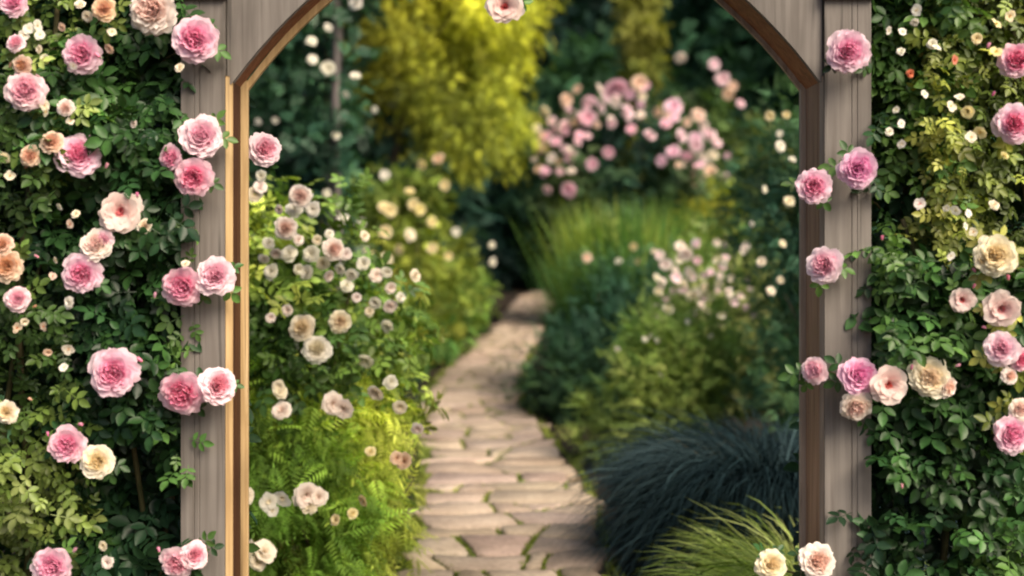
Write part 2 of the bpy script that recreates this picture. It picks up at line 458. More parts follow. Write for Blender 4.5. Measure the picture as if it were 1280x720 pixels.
def small(parent, kind, px, py, rad, Y, var=None, name='rose_bloom', spread=.5, main=None):
    o = bpy.data.objects.new(name, small_mesh(kind, random.randrange(3) if var is None else var)); COL.objects.link(o)
    p = wpt(px, py, Y); s = rad / F * Y
    place(o, parent, p, face_dir(p, None, spread), s)
    if main and kind != main and kind in KIND_LABEL: o['label'] = KIND_LABEL[kind]
    return o

# ------------------------------------------------------------------ foliage generators
def leaf_cols(pos, pal, freq, seed, var=.28, tip=.06):
    """clumpwise light and dark mix of a palette (k,3)"""
    pal = np.array(pal); n = noise3(pos, freq, seed) * .5 + .5 + rng.normal(size=len(pos)) * .16
    t = np.clip(n, 0, .999) * (len(pal) - 1); i = t.astype(int); f = (t - i)[:, None]
    c = pal[i] * (1 - f) + pal[i + 1] * f
    return c * np.exp(rng.normal(size=(len(pos), 1)) * var)

def blob_points(blobs, n, clump=.16, per=22, shell=.55):
    """points in clumps spread through ellipsoids; blobs: (cx,cy,cz,rx,ry,rz)"""
    b = np.array(blobs, float); vol = np.prod(b[:, 3:], axis=1) ** (2 / 3)
    k = max(4, n // per)
    which = rng.choice(len(b), size=k, p=vol / vol.sum())
    d = nrm(rng.normal(size=(k, 3))); rad = rng.uniform(shell, 1.0, size=(k, 1)) ** .8
    rad *= 1 + .12 * rng.normal(size=(k, 1))
    cen = b[which, :3] + d * rad * b[which, 3:]
    idx = rng.integers(0, k, size=n)
    cs = rng.uniform(.5, 1.5, size=k)
    pos = cen[idx] + np.clip(rng.normal(size=(n, 3)), -1.6, 1.6) * (clump * cs[idx])[:, None]
    out = nrm((pos - b[which[idx], :3]) / b[which[idx], 3:])
    tone = rng.normal(size=k)[idx]
    return pos, out, tone

def crown(name, parent, mat, tm, blobs, n, size, pal, clump=.16, per=22, shell=.55, droop=.3, up=.5, seed=1, freq=3., clumpvar=.22, zmin=None, shade_grad=None):
    pos, out, tone = blob_points(blobs, n, clump, per, shell)
    if zmin is not None:
        keep = pos[:, 2] > zmin; pos, out, tone = pos[keep], out[keep], tone[keep]
    m = len(pos)
    nor = out * .7 + np.array([0, 0, up]) + rng.normal(size=(m, 3)) * .45
    tip = out * .6 + rng.normal(size=(m, 3)) * .6 + np.array([0, 0, -droop])
    col = leaf_cols(pos, pal, freq, seed) * np.exp(tone * clumpvar)[:, None]
    if shade_grad: col = col * (shade_grad[2] + (shade_grad[3] - shade_grad[2]) * np.clip((pos[:, (shade_grad[4] if len(shade_grad) > 4 else 2)][:, None] - shade_grad[0]) / (shade_grad[1] - shade_grad[0]), 0, 1))  # light and shade painted into leaf colour along one axis
    V, Fc, C = scatter(tm, pos, frames(nor, tip), size * rng.uniform(.65, 1.3, size=m), col)
    return link(name, np_mesh(name, V, Fc, C), mat, parent)

def blades(name, parent, mat, base, n, r, L, w, a0, a1, pal, seg=6, az=None, seed=3, spread_a0=10, power=1.2):
    """arching grass blades from a tuft: angles from vertical in degrees"""
    th = rng.uniform(0, 6.283, n) if az is None else rng.normal(az[0], az[1], n)
    rr = np.sqrt(rng.uniform(0, 1, n)) * r
    th2 = th + rng.normal(size=n) * .5
    p0 = np.stack([base[0] + rr * np.cos(th2), base[1] + rr * np.sin(th2), np.full(n, base[2])], 1)
    Ls = L * rng.uniform(.55, 1.12, n); A0 = np.radians(np.clip(a0 + rng.normal(size=n) * spread_a0, 0, 80)) + rr / max(r, 1e-6) * .15
    A1 = np.radians(a1 + rng.normal(size=n) * 22)
    t = np.linspace(0, 1, seg + 1)
    ang = A0[:, None] + (A1 - A0)[:, None] * t[None] ** power
    h = np.concatenate([np.zeros((n, 1)), np.cumsum(np.sin(ang[:, :-1]), 1)], 1) * (Ls / seg)[:, None]
    z = np.concatenate([np.zeros((n, 1)), np.cumsum(np.cos(ang[:, :-1]), 1)], 1) * (Ls / seg)[:, None]
    d = np.stack([np.cos(th), np.sin(th), np.zeros(n)], 1); s = np.stack([-np.sin(th), np.cos(th), np.zeros(n)], 1)
    side = np.cumsum(rng.normal(size=(n, seg + 1)) * .012, 1)
    P = p0[:, None, :] + d[:, None, :] * h[..., None] + s[:, None, :] * side[..., None] * L; P[..., 2] += z
    P[..., 2] = np.maximum(P[..., 2], base[2] + .004 + .01 * rng.uniform(size=(n, 1)))
    ww = w * rng.uniform(.7, 1.3, n)[:, None] * (1 - t[None]) ** .55 * np.minimum(1, .5 + t[None] * 2)
    tw = rng.normal(size=n) * .5
    sv = s * np.cos(tw)[:, None] + np.array([0, 0, 1.]) * np.sin(tw)[:, None]
    A = P - sv[:, None, :] * ww[..., None] * .5; B = P + sv[:, None, :] * ww[..., None] * .5
    V = np.stack([A, B], 2).reshape(-1, 3)
    f = np.array([(2 * i, 2 * i + 1, 2 * i + 3, 2 * i + 2) for i in range(seg)])
    Fc = (f[None] + (np.arange(n) * 2 * (seg + 1))[:, None, None]).reshape(-1, 4)
    c = leaf_cols(p0 * 3 + d, pal, 2.5, seed, var=.25)
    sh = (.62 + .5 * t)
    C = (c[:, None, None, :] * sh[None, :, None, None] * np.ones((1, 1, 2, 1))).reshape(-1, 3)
    return link(name, np_mesh(name, V, [Fc], np.clip(C, 0, 1)), mat, parent)

BIG = [(245, 50, 30), (103, 68, 25), (99, 194, 29), (252, 171, 28), (214, 197, 17), (242, 222, 25), (150, 265, 28), (120, 306, 21), (102, 342, 26), (228, 358, 26), (269, 345, 26), (142, 466, 32), (228, 491, 30), (272, 482, 24),
       (84, 556, 24), (122, 577, 22), (65, 708, 26), (222, 703, 23), (243, 694, 18), (191, 12, 31), (17, 4, 18), (32, 114, 26), (8, 332, 21), (1060, 65, 28), (1072, 211, 25), (1017, 233, 23), (1031, 332, 25), (1073, 470, 25), (1070, 508, 21),
       (1112, 482, 25), (1162, 472, 26), (1184, 484, 15), (1203, 375, 17), (964, 706, 20), (1022, 702, 23), (1244, 320, 27), (1252, 387, 25), (1252, 436, 22), (1264, 543, 25), (1271, 75, 23), (1268, 155, 26)]
def clear_of_blooms(pos, margin):
    keep = np.ones(len(pos), bool)
    for (px, py, r) in BIG:                       # leaves do not grow through the face of an open bloom
        c = wpt(px, py, 2.9); s = r / F * 2.9
        keep &= ~((np.hypot(pos[:, 0] - c[0], pos[:, 2] - c[2]) < s * .9 + margin) & (pos[:, 1] < 2.97))
    return keep

def wall_leaves(n, x0, x1, z0, z1, yfront, depth, tm, size, pal, seed, freq=7., relief=.16, gap=.25, zf=None):
    """leaves of a climber: an uneven hanging curtain with recesses"""
    x = rng.uniform(x0, x1, n); z = rng.uniform(z0, z1, n)
    q = np.stack([x, z, np.zeros(n)], 1)
    f = noise3(q, freq, seed); f2 = noise3(q, freq * 2.6, seed + 1)
    y = yfront - relief * f * .6 - relief * .25 * f2 + depth * rng.uniform(0, 1, n) ** 1.6
    lump = noise3(q, freq * 1.6, seed + 2)
    keep = rng.uniform(size=n) > np.clip((-lump - gap) * 1.4, 0, .93)
    pos = np.stack([x, y, z], 1)[keep]; pos = pos[clear_of_blooms(pos, size * .45)]; x, y, z = pos.T; m = len(pos)
    nor = np.array([0, -1., .75]) + rng.normal(size=(m, 3)) * .55
    tip = np.stack([rng.normal(size=m) * .9, -.35 + rng.normal(size=m) * .35, -.45 + rng.normal(size=m) * .55], 1)
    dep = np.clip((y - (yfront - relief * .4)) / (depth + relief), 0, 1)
    col = leaf_cols(pos, pal, freq * .8, seed + 5) * (1.15 - .5 * dep)[:, None]  # leaves deeper in the curtain coloured darker, as inner shade
    return scatter(tm, pos, frames(nor, tip), size * rng.uniform(.6, 1.25, m), col)

def merge_scatter(name, parent, mat, lst):
    V = np.concatenate([l[0] for l in lst]); C = np.concatenate([l[2] for l in lst]); Fc = []; n = 0
    for v, fs, c in lst:
        Fc += [f + n for f in fs]; n += len(v)
    return link(name, np_mesh(name, V, Fc, C), mat, parent)

def wander(p0, p1, n, amp, seed):
    r = np.random.default_rng(seed); p0, p1 = np.array(p0), np.array(p1)
    t = np.linspace(0, 1, n)[:, None]; P = p0 + (p1 - p0) * t
    for k in (1, 2, 3):
        P = P + np.sin(t * math.pi * k) * r.normal(size=3) * amp / k
    return P

def trunk(parent, base, top, r0, r1, limbs=5, spread=.8, mat=None, amp=.1, seed=1, name='trunk'):
    mb = MB(); P = wander(base, top, 9, amp, seed); mb.tube(P, np.linspace(r0, r1, 9), 9)
    r = np.random.default_rng(seed + 40)
    for i in range(limbs):
        k = r.integers(3, 8); a = r.uniform(0, 6.28); L = spread * r.uniform(.6, 1.1)
        e = P[k] + np.array([math.cos(a) * L, math.sin(a) * L, L * r.uniform(.4, 1.0)])
        mb.tube(wander(P[k], e, 6, .06 * spread, seed + i), np.linspace(r0 * .45, r0 * .08, 6), 6)
    return mb.build(name, mat or M_BARK, parent, smooth=True)

# ================================================================== ground and path
xs = np.concatenate([np.linspace(-160, -12, 10), np.linspace(-10, 10, 41), np.linspace(12, 160, 10)])
ys = np.concatenate([np.linspace(-60, 0, 8), np.linspace(1, 30, 59), np.linspace(34, 300, 14)])
GX, GY = np.meshgrid(xs, ys, indexing='ij')
GZ = np.vectorize(ground_z)(GY) - .012
V = np.stack([GX, GY, GZ], -1).reshape(-1, 3)
V[:, 2] += np.where(np.abs(V[:, 0]) > 12, 0, .006 * noise3(V, 3., 8))
tag(link('ground', np_mesh('ground', V, [grid_faces(len(xs), len(ys))], smooth=True), M_SOIL), kind='structure')

CL = np.array([(-.03, .5), (-.03, 2.0), (-.03, 3.6), (-.03, 5.14), (0.0, 6.35), (-.06, 7.6), (-.25, 9.2), (-.36, 10.6), (-.30, 12.2), (-.10, 14.2), (.10, 16.6), (.34, 20.6), (1.0, 23.5), (2.4, 25.5)])
WD = np.array([.80, .80, .80, .80, .84, .86, .82, .76, .70, .64, .60, .58, .58, .58])
# smooth centreline
tt = np.concatenate([[0], np.cumsum(np.linalg.norm(np.diff(CL, axis=0), axis=1))])
def path_at(s):
    ss = np.clip(np.array([s - .8, s - .4, s, s + .4, s + .8]), 0, tt[-1])
    x = np.interp(ss, tt, CL[:, 0]).mean(); y = np.interp(ss, tt, CL[:, 1]).mean(); w = np.interp(s, tt, WD)
    x2 = np.interp(np.clip(ss + .2, 0, tt[-1]), tt, CL[:, 0]).mean(); y2 = np.interp(np.clip(ss + .2, 0, tt[-1]), tt, CL[:, 1]).mean()
    d = np.array([x2 - x, y2 - y]); d /= max(np.linalg.norm(d), 1e-6)
    return np.array([x, y]), np.array([d[1], -d[0]]), w
def path_xyz(s, t, h):
    c, r, w = path_at(s); p = c + r * t * w * .5
    return (p[0], p[1], ground_z(p[1]) + h)

rp = np.random.default_rng(5)
V, Q = [], []
ss = np.arange(0, tt[-1] - .3, .25)
for i, s in enumerate(ss):
    for t in (-1.06, -.5, 0, .5, 1.06): V.append(path_xyz(s, t, .004 if abs(t) < 1 else -.016))
for i in range(len(ss) - 1):
    for j in range(4): Q.append((i * 5 + j, i * 5 + j + 1, (i + 1) * 5 + j + 1, (i + 1) * 5 + j))
tag(link('path_bed', np_mesh('path_bed', V, [np.array(Q)], smooth=True), M_BED), kind='structure')

# slabs: uneven courses across the path, each course broken into two to four stones
rows = [0.0]
while rows[-1] < tt[-1] - 1.0: rows.append(rows[-1] + rp.uniform(.20, .34))
wob = [(rp.normal() * .035, rp.uniform(0, 6), rp.normal() * .03) for _ in rows]
def row_s(i, t): a, ph, sl = wob[i]; return rows[i] + a * math.sin(2.6 * t + ph) + sl * t
stV, stF, stC, joints = [], [], [], []; n = 0
for i in range(len(rows) - 1):
    k = rp.choice([2, 3, 3, 3, 4]); cuts = np.linspace(-1, 1, k + 1)
    cuts[1:-1] += rp.normal(size=k - 1) * .16
    cuts[0] += rp.normal() * .05 - .01; cuts[-1] += rp.normal() * .06 + .01
    sl = rp.normal(size=k + 1) * .12
    for j in range(k):
        g = rp.uniform(.005, .013)
        ct, cs = (cuts[j] + cuts[j + 1]) / 2, (row_s(i, 0) + row_s(i + 1, 0)) / 2
        def edge(tl, tr):
            P = []
            L_, R_ = cuts[j], cuts[j + 1]
            for t in np.linspace(0, 1, 5): P.append(('b', t))
            for t in (.35, .7): P.append(('r', t))
            for t in np.linspace(1, 0, 5): P.append(('t', t))
            for t in (.7, .35): P.append(('l', t))
            return P
        ring = []
        for kd, t in edge(0, 0):
            L0, L1 = cuts[j] - sl[j], cuts[j] + sl[j]; R0, R1 = cuts[j + 1] - sl[j + 1], cuts[j + 1] + sl[j + 1]
            if kd == 'b': tc_ = L0 + (R0 - L0) * t; s_ = row_s(i, tc_)
            elif kd == 't': tc_ = L1 + (R1 - L1) * t; s_ = row_s(i + 1, tc_)
            elif kd == 'r': tc_ = R0 + (R1 - R0) * t; s_ = row_s(i, tc_) * (1 - t) + row_s(i + 1, tc_) * t
            else: tc_ = L0 + (L1 - L0) * t; s_ = row_s(i, tc_) * (1 - t) + row_s(i + 1, tc_) * t
            ring.append((tc_, s_))
        ring = np.array(ring); cen = ring.mean(0)
        for c_ in (0, 4, 7, 11): ring[c_] = cen + (ring[c_] - cen) * rp.uniform(.90, .985)     # rounded corners
        ring += rp.normal(size=ring.shape) * np.array([.007, .003])
        vec = ring - cen; wdt = np.linalg.norm(vec * np.array([.4, 1]), axis=1, keepdims=True)
        ring_in = cen + vec * (1 - g / wdt)
        top_in = cen + vec * (1 - (g + .010) / wdt)
        tilt = rp.normal(size=2) * .006; h0 = .034 + rp.normal() * .004
        m = len(ring)
        for lay, hh in ((ring_in, -.006), (ring_in, h0 - .012), (top_in, h0)):
            for (t, s) in lay:
                hv = hh + (tilt[0] * (t - ct) + tilt[1] * (s - cs) if hh > 0 else 0)
                stV.append(path_xyz(s, t, hv))
        c0, r0_, w0 = path_at(cs)
        stV.append(path_xyz(cen[1], cen[0], h0))
        for a in range(2):
            for b in range(m): stF.append((n + a * m + b, n + a * m + (b + 1) % m, n + (a + 1) * m + (b + 1) % m, n + (a + 1) * m + b))
        for b in range(m): stF.append((n + 2 * m + b, n + 2 * m + (b + 1) % m, n + 3 * m))
        tone = np.exp(rp.normal() * .13) * np.array([1, 1 + rp.normal() * .02, 1 + rp.normal() * .035])
        stC += [tone] * (3 * m + 1); n += 3 * m + 1
        joints.append((cuts[j] - sl[j], row_s(i, cuts[j]), cuts[j] + sl[j], row_s(i + 1, cuts[j])))
q4 = np.array([f for f in stF if len(f) == 4]); q3 = np.array([f for f in stF if len(f) == 3])
tag(link('path', np_mesh('path', stV, [q4, q3], np.array(stC)), M_STONE), kind='structure')

# moss and fine grass in the upright joints and along both edges
P0 = []
for (t0, s0, t1, s1) in joints:
    if s0 > 14: continue
    for _ in range(150 if rp.uniform() < .7 else 40):
        f = rp.uniform(); P0.append(path_xyz(s0 + (s1 - s0) * f, t0 + (t1 - t0) * f + rp.normal() * .03, .006))
for i in range(2600):
    s = rp.uniform(1.5, 14); P0.append(path_xyz(s, (1.02 + abs(rp.normal()) * .05) * rp.choice([-1, 1]), 0))
P0 = np.array(P0); m = len(P0)
tip = np.stack([rng.normal(size=m) * .5, rng.normal(size=m) * .5, np.ones(m)], 1)
sc_ = np.where(np.arange(m) < m - 2600, rng.uniform(.015, .036, m), rng.uniform(.02, .055, m))
mv, mf, mc = scatter(SLF, P0, frames(rng.normal(size=(m, 3)), tip), sc_, leaf_cols(P0, [(.08, .11, .02), (.15, .19, .035), (.2, .22, .05)], 4, 2))
tag(link('joint_grass', np_mesh('joint_grass', mv, mf, mc), M_BLADE), 'short yellow-green moss and grass in the joints of the stone path', 'moss', kind='stuff')

# ================================================================== the arch
arch = empty('garden_arch', (.033, 3.06, 0), 'weathered grey wooden rose arch with red-brown curved underside over the path', 'arch')
def build_part(mb, name, mat, parent=arch, bevel=.003, smooth=False):
    o = mb.build(name, mat, parent, bevel=bevel, smooth=smooth)
    return o
TOP = 2.42
for sd in (-1, 1):
    if sd < 0: xo, xi, xc, yb, xb = -.776, -.673, -.659, 3.11, -.643      # outer, front edge, chamfer end, back of reveal, trim
    else:      xo, xi, xc, yb, xb = .842, .733, .7265, 3.165, .714
    # post with a chamfered inner front corner and two shallow grooves
    mb = MB(); g1, g2 = xo + (xi - xo) * .30, xo + (xi - xo) * .42
    gw = .0016 * (1 if xi > xo else -1)
    def post_poly(a, b):
        return [(xo, yb), (xo, 3.0), (a - gw, 3.0), (a, 3.002), (a + gw, 3.0), (b - gw, 3.0), (b, 3.002), (b + gw, 3.0), (xi, 3.0), (xi, yb)]
    poly = post_poly(g1, g2)
    if sd > 0: poly = poly[::-1]
    mb.prism(poly, -.06, TOP, axis='z')
    post = build_part(mb, 'post', M_GREYWOOD, bevel=0)
    # chamfer strip, reveal board, rear trim on the inner side; sun and shade coloured in
    def sub(name, poly, z0, z1, mat):
        m_ = MB(); p_ = poly if sd < 0 else poly[::-1]; m_.prism(p_, z0, z1, axis='z')
        o = m_.build(name, mat, None, bevel=.0015); o.parent = post; o.location = (0, 0, 0)
        return o
    e = .0005 * sd
    sub('corner_strip', [(xi - e * 2, 3.001), (xc, 3.02), (xc, 3.026), (xi - e * 2, 3.026)], -.06, 1.735, M_TRIM_LIT if sd < 0 else M_TRIM_SHADE)
    sub('reveal_board', [(xi - e * 2, 3.0265), (xc, 3.0265), (xc, yb - .0005), (xi - e * 2, yb - .0005)], -.06, 1.733, M_REVEAL_SUN if sd < 0 else M_REVEAL_SHADE)
    sub('rear_trim', [(xi - sd * -.02, yb), (xb, yb), (xb, yb + .02), (xi - sd * -.02, yb + .02)], -.06, 1.738, M_TRIM_LIT if sd < 0 else M_TRIM_SHADE)
    mb = MB(); x0, x1 = sorted((xo + sd * .006, xi + (-sd) * .004)); mb.box(x0, x1, 2.985, yb + .01, 1.913, 1.95)
    build_part(mb, 'post_cap', M_GREYWOOD)

# pointed arch curve
def arc_pts(xs_, zs_, side, R=1.3, a0=54, n=18, xmid=.034):
    a0 = math.radians(a0); cx = R * math.sin(a0)
    half = abs(xmid - xs_); amin = math.asin((cx - half) / R)
    pts = []
    for a in np.linspace(a0, amin, n):
        dx = cx - R * math.sin(a); dz = R * math.cos(a) - R * math.cos(a0)
        pts.append((xs_ - side * dx, zs_ + dz))
    return pts
for sd in (-1, 1):
    if sd < 0: fs, bs, xp, yb = (-.662, 1.718), (-.645, 1.716), -.668, 3.115
    else:      fs, bs, xp, yb = (.727, 1.722), (.716, 1.722), .729, 3.17
    cf = arc_pts(*fs, sd); 
    # front panel between post, arch curve and header
    mb = MB(); poly = [(xp, fs[1])] + cf + [(cf[-1][0], TOP - .02), (xp, TOP - .02)]
    mb.prism(poly if sd < 0 else poly[::-1], 3.012, 3.032); build_part(mb, 'spandrel_panel', M_GREYWOOD, bevel=.002)
    # red-brown soffit board bent along the curve
    mb = MB(); v, q = [], []; up_ = .016
    for (x, z) in cf: v += [(x, 3.033, z), (x, yb, z), (x, yb, z + up_), (x, 3.033, z + up_)]
    for i in range(len(cf) - 1):
        for a in range(4): q.append((i * 4 + a, i * 4 + (a + 1) % 4, (i + 1) * 4 + (a + 1) % 4, (i + 1) * 4 + a))
    mb.add(v, q, (), [(0, 1, 2, 3), [len(v) - 4 + a for a in (3, 2, 1, 0)]]); build_part(mb, 'soffit_board', M_REDBROWN, bevel=0)
    # rear edge trim along the curve, painted sunlit on the left, shaded on the right
    mb = MB(); v, q = [], []
    cb = arc_pts(*bs, sd); 
    for (x, z) in cb: v += [(x, yb + .001, z - .004), (x, yb + .016, z - .004), (x, yb + .016, z + .02), (x, yb + .001, z + .02)]
    for i in range(len(cb) - 1):
        for a in range(4): q.append((i * 4 + a, i * 4 + (a + 1) % 4, (i + 1) * 4 + (a + 1) % 4, (i + 1) * 4 + a))
    mb.add(v, q, (), [(0, 1, 2, 3), [len(v) - 4 + a for a in (3, 2, 1, 0)]]); build_part(mb, 'curved_trim', M_TRIM_LIT if sd < 0 else M_TRIM_SHADE, bevel=0)
mb = MB(); mb.box(-1.0, 1.07, 2.96, 3.21, TOP + .001, TOP + .13); build_part(mb, 'header_beam', M_GREYWOOD, bevel=.006)

# ================================================================== foreground climbers
DK = [(.008, .024, .010), (.016, .047, .014), (.034, .085, .02), (.07, .135, .03)]
OL = [(.03, .06, .014), (.07, .115, .022), (.115, .155, .035), (.155, .185, .06)]
YG = [(.06, .09, .016), (.14, .17, .03), (.21, .225, .045), (.29, .285, .08)]

# left climber beside the post
lc = empty('climbing_rose', (-.95, 3.22, 0), 'dark green climbing rose with big pink blooms on the left post', 'climbing rose', 'roses climbing on the arch')
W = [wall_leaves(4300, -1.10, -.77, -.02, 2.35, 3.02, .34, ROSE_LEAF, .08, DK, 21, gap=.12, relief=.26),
     wall_leaves(1500, -1.14, -.78, -.02, 2.35, 3.22, .35, ROSE_LEAF, .11, [(.012, .034, .016), (.022, .055, .022), (.032, .072, .026)], 22, gap=.6),  # rear leaves in darker greens, painting the shade behind
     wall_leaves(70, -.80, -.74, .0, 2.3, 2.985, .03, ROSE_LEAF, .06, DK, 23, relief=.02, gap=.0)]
# leaves over the crown of the arch that carry the hanging bloom
W.append(wall_leaves(420, -.78, .35, 2.18, 2.62, 2.93, .25, ROSE_LEAF, .10, DK + [(.09, .15, .03)], 24, gap=.4))
merge_scatter('foliage', lc, M_LEAF, W)
for i, (a, b) in enumerate([((-.95, 3.40, 0), (-.83, 3.16, 2.3)), ((-.99, 3.40, 0), (-1.05, 3.2, 2.2)), ((-.9, 3.40, 0), (-.88, 3.05, 1.5)), ((-.83, 3.16, 2.3), (.1, 3.0, 2.56))]):
    mb = MB(); mb.tube(wander(a, b, 14, .05, i + 3), np.linspace(.009, .005, 14), 6); mb.build('cane', M_CANE, lc, smooth=True)

LEFT = [(245, 50, 30, 'pink', (.1, -.15)), (103, 68, 25, 'pink', (0, -.1)), (99, 194, 29, 'pink', (.1, .05)), (252, 171, 28, 'light', (.15, .1)),
        (214, 197, 17, 'pink', (-.3, .1)), (242, 222, 25, 'pink', (.1, -.25)), (150, 265, 28, 'semi', (0, .05)), (181, 283, 10, 'cream', None),
        (120, 306, 21, 'blush', (.1, .35)), (102, 342, 26, 'pink', (.1, -.15)), (228, 358, 26, 'pink', (.05, -.2)), (269, 345, 26, 'light', (.35, .35)),
        (142, 466, 32, 'pink', (0, -.05)), (228, 491, 30, 'pink', (0, -.3)), (272, 482, 24, 'light', (.8, .2)), (84, 556, 24, 'pink', (.1, .05)),
        (122, 577, 22, 'cream', (.05, .3)), (65, 708, 26, 'pink', (0, -.1)), (222, 703, 23, 'light', (-.1, -.1)), (243, 694, 18, 'light', (.3, .2)),
        (330, 187, 23, 'light', (.5, .0)), (191, 12, 31, 'blush', (-.05, -.1)), (630, 8, 24, 'semi', (0, -.25)), (130, 300, 13, 'light', None)]
def nearest_in(px, py, lo, hi, Y):
    return wpt(min(max(px, lo), hi), py + random.uniform(20, 50), Y)
for (px, py, r, k, tl) in LEFT:
    Y = 2.93 if px > 190 else 2.9
    if px == 330: Y = 3.22
    if px == 630: st = (-.06, 3.0, 2.3)
    elif px > 210: st = tuple(nearest_in(px, py, 150, 200, 3.1))
    else: st = tuple(nearest_in(px, py, 60, 205, 3.15))
    rose(lc, k, px, py, r, Y, tl, main='pink', stem=st)
    spray(lc, px, py, r, Y, 2 if px > 215 else 4)
for (px, py, r, k) in [(135, 703, 9, 'blush'), (130, 682, 7, 'cream'), (225, 85, 7, 'cream'), (137, 60, 7, 'peach'), (168, 155, 6, 'blush'), (232, 330, 6, 'cream')]:
    small(lc, k, px, py, r, 2.9, main='pink')

# left plant further out, olive and lit
lo = empty('climbing_rose', (-1.35, 3.3, 0), 'olive green rambler at the left edge with small peach and cream roses', 'climbing rose', 'roses climbing on the arch')
W = [wall_leaves(5600, -1.85, -1.03, .0, 2.4, 3.0, .3, ROSE_LEAF, .06, OL, 31, freq=9, gap=.2),
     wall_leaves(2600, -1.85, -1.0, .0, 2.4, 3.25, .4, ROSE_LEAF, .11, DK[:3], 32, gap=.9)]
merge_scatter('foliage', lo, M_LEAF, W)
for i, (a, b) in enumerate([((-1.35, 3.28, 0), (-1.15, 3.2, 2.3)), ((-1.4, 3.3, 0), (-1.6, 3.2, 2.3)), ((-1.3, 3.3, 0), (-1.1, 3.1, 1.4))]):
    mb = MB(); mb.tube(wander(a, b, 14, .06, i + 13), np.linspace(.012, .005, 14), 6); mb.build('cane', M_CANE, lo, smooth=True)
for (px, py, r, k, tl) in [(17, 4, 18, 'pink', (0, -.2)), (32, 114, 26, 'light', (0, .1)), (20, 54, 13, 'light', (-.1, .3)), (28, 82, 13, 'peach', None), (82, 135, 11, 'blush', None),
                            (8, 332, 21, 'peach', (.2, .1)), (38, 195, 14, 'peach', None), (65, 178, 15, 'peach', None), (22, 374, 16, 'light', None),
                            (8, 515, 15, 'cream', None), (130, 12, 16, 'peach', None), (3, 306, 15, 'peach', None), (12, 398, 0, 'cream', None)]:
    if r: spray(lo, px, py, r, 2.86, 3)
    if r: rose(lo, k, px, py, r, 2.86, tl, main='peach', stem=tuple(nearest_in(px, py, 0, 110, 3.15)))
for (px, py, r) in [(36, 36, 8), (46, 32, 8), (50, 44, 7), (30, 44, 7), (56, 74, 7), (50, 62, 6), (78, 34, 6), (56, 132, 7), (88, 152, 6), (5, 196, 9), (12, 220, 7), (92, 82, 6), (22, 410, 7), (30, 402, 6), (55, 408, 6), (88, 378, 9), (86, 436, 8),
                    (80, 460, 7), (58, 140, 6), (60, 440, 6), (70, 325, 5), (66, 345, 5), (95, 268, 6), (88, 280, 6), (75, 258, 5), (100, 6, 7), (110, 20, 8), (140, 40, 6)]:
    small(lo, random.choice(['cream', 'ivory', 'peach', 'cream']), px, py, r, 2.88, name='small_bloom', var=random.choice([1, 3, 3]))

# right climber beside the post
rc = empty('climbing_rose', (1.0, 3.25, 0), 'dark green climbing rose with pink and cream blooms on the right post', 'climbing rose', 'roses climbing on the arch')
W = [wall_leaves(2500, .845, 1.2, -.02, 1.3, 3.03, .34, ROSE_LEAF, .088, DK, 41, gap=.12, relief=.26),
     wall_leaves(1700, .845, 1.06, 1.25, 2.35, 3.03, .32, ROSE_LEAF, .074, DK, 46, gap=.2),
     wall_leaves(1600, .85, 1.3, -.02, 2.35, 3.24, .35, ROSE_LEAF, .11, [(.012, .034, .016), (.022, .055, .022), (.032, .072, .026)], 42, gap=.6),  # back layer coloured dark for the shade inside the plant
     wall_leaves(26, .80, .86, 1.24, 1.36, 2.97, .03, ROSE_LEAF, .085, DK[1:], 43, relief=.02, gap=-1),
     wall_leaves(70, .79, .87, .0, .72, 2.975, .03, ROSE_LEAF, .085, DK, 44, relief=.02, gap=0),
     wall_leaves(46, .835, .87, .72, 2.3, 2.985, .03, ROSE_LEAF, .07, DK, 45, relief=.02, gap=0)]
merge_scatter('foliage', rc, M_LEAF, W)
for i, (a, b) in enumerate([((1.0, 3.40, 0), (.9, 3.16, 2.3)), ((1.05, 3.40, 0), (1.15, 3.2, 2.2)), ((.97, 3.40, 0), (.93, 3.05, 1.4))]):
    mb = MB(); mb.tube(wander(a, b, 14, .05, i + 23), np.linspace(.012, .006, 14), 6); mb.build('cane', M_CANE, rc, smooth=True)
for (px, py, r, k, tl) in [(1060, 65, 28, 'pink', (-.05, -.2)), (1072, 211, 25, 'violet', (.05, -.05)), (1017, 233, 23, 'pink', (-.2, -.2)), (1031, 332, 25, 'light', (-.8, .1)),
                           (1018, 463, 18, 'light', (-.7, .1)), (1073, 470, 25, 'violet', (0, .2)), (1070, 508, 21, 'blush', (-.1, -.5)), (1112, 482, 25, 'semi', (0, -.05)),
                           (1162, 472, 26, 'cream', (-.1, .1)), (1184, 484, 15, 'blush', (.5, -.1)), (1203, 375, 17, 'semi', (0, -.05)),
                           (964, 706, 20, 'cream', (-.1, .3)), (1022, 702, 23, 'blush', (0, .3))]:
    Y = 2.93 if px < 1100 else 2.9
    spray(rc, px, py, r, Y, 2 if px < 1090 else 4)
    rose(rc, k, px, py, r, Y, tl, main='pink', stem=tuple(nearest_in(px, py, 1100, 1250, 3.1)))
for (px, py, r, k) in [(1150, 255, 8, 'blush'), (1126, 155, 6, 'ivory'), (1111, 165, 6, 'ivory'), (1127, 180, 6, 'ivory'), (1120, 137, 5, 'ivory'), (1143, 27, 6, 'ivory'), (1126, 65, 6, 'ivory'), (1146, 13, 8, 'ivory'), (1165, 55, 7, 'ivory'), (1110, 38, 6, 'ivory'), (1128, 40, 6, 'ivory')]:
    small(rc, k, px, py, r, 2.89, name='small_bloom', var=random.choice([1, 3]))

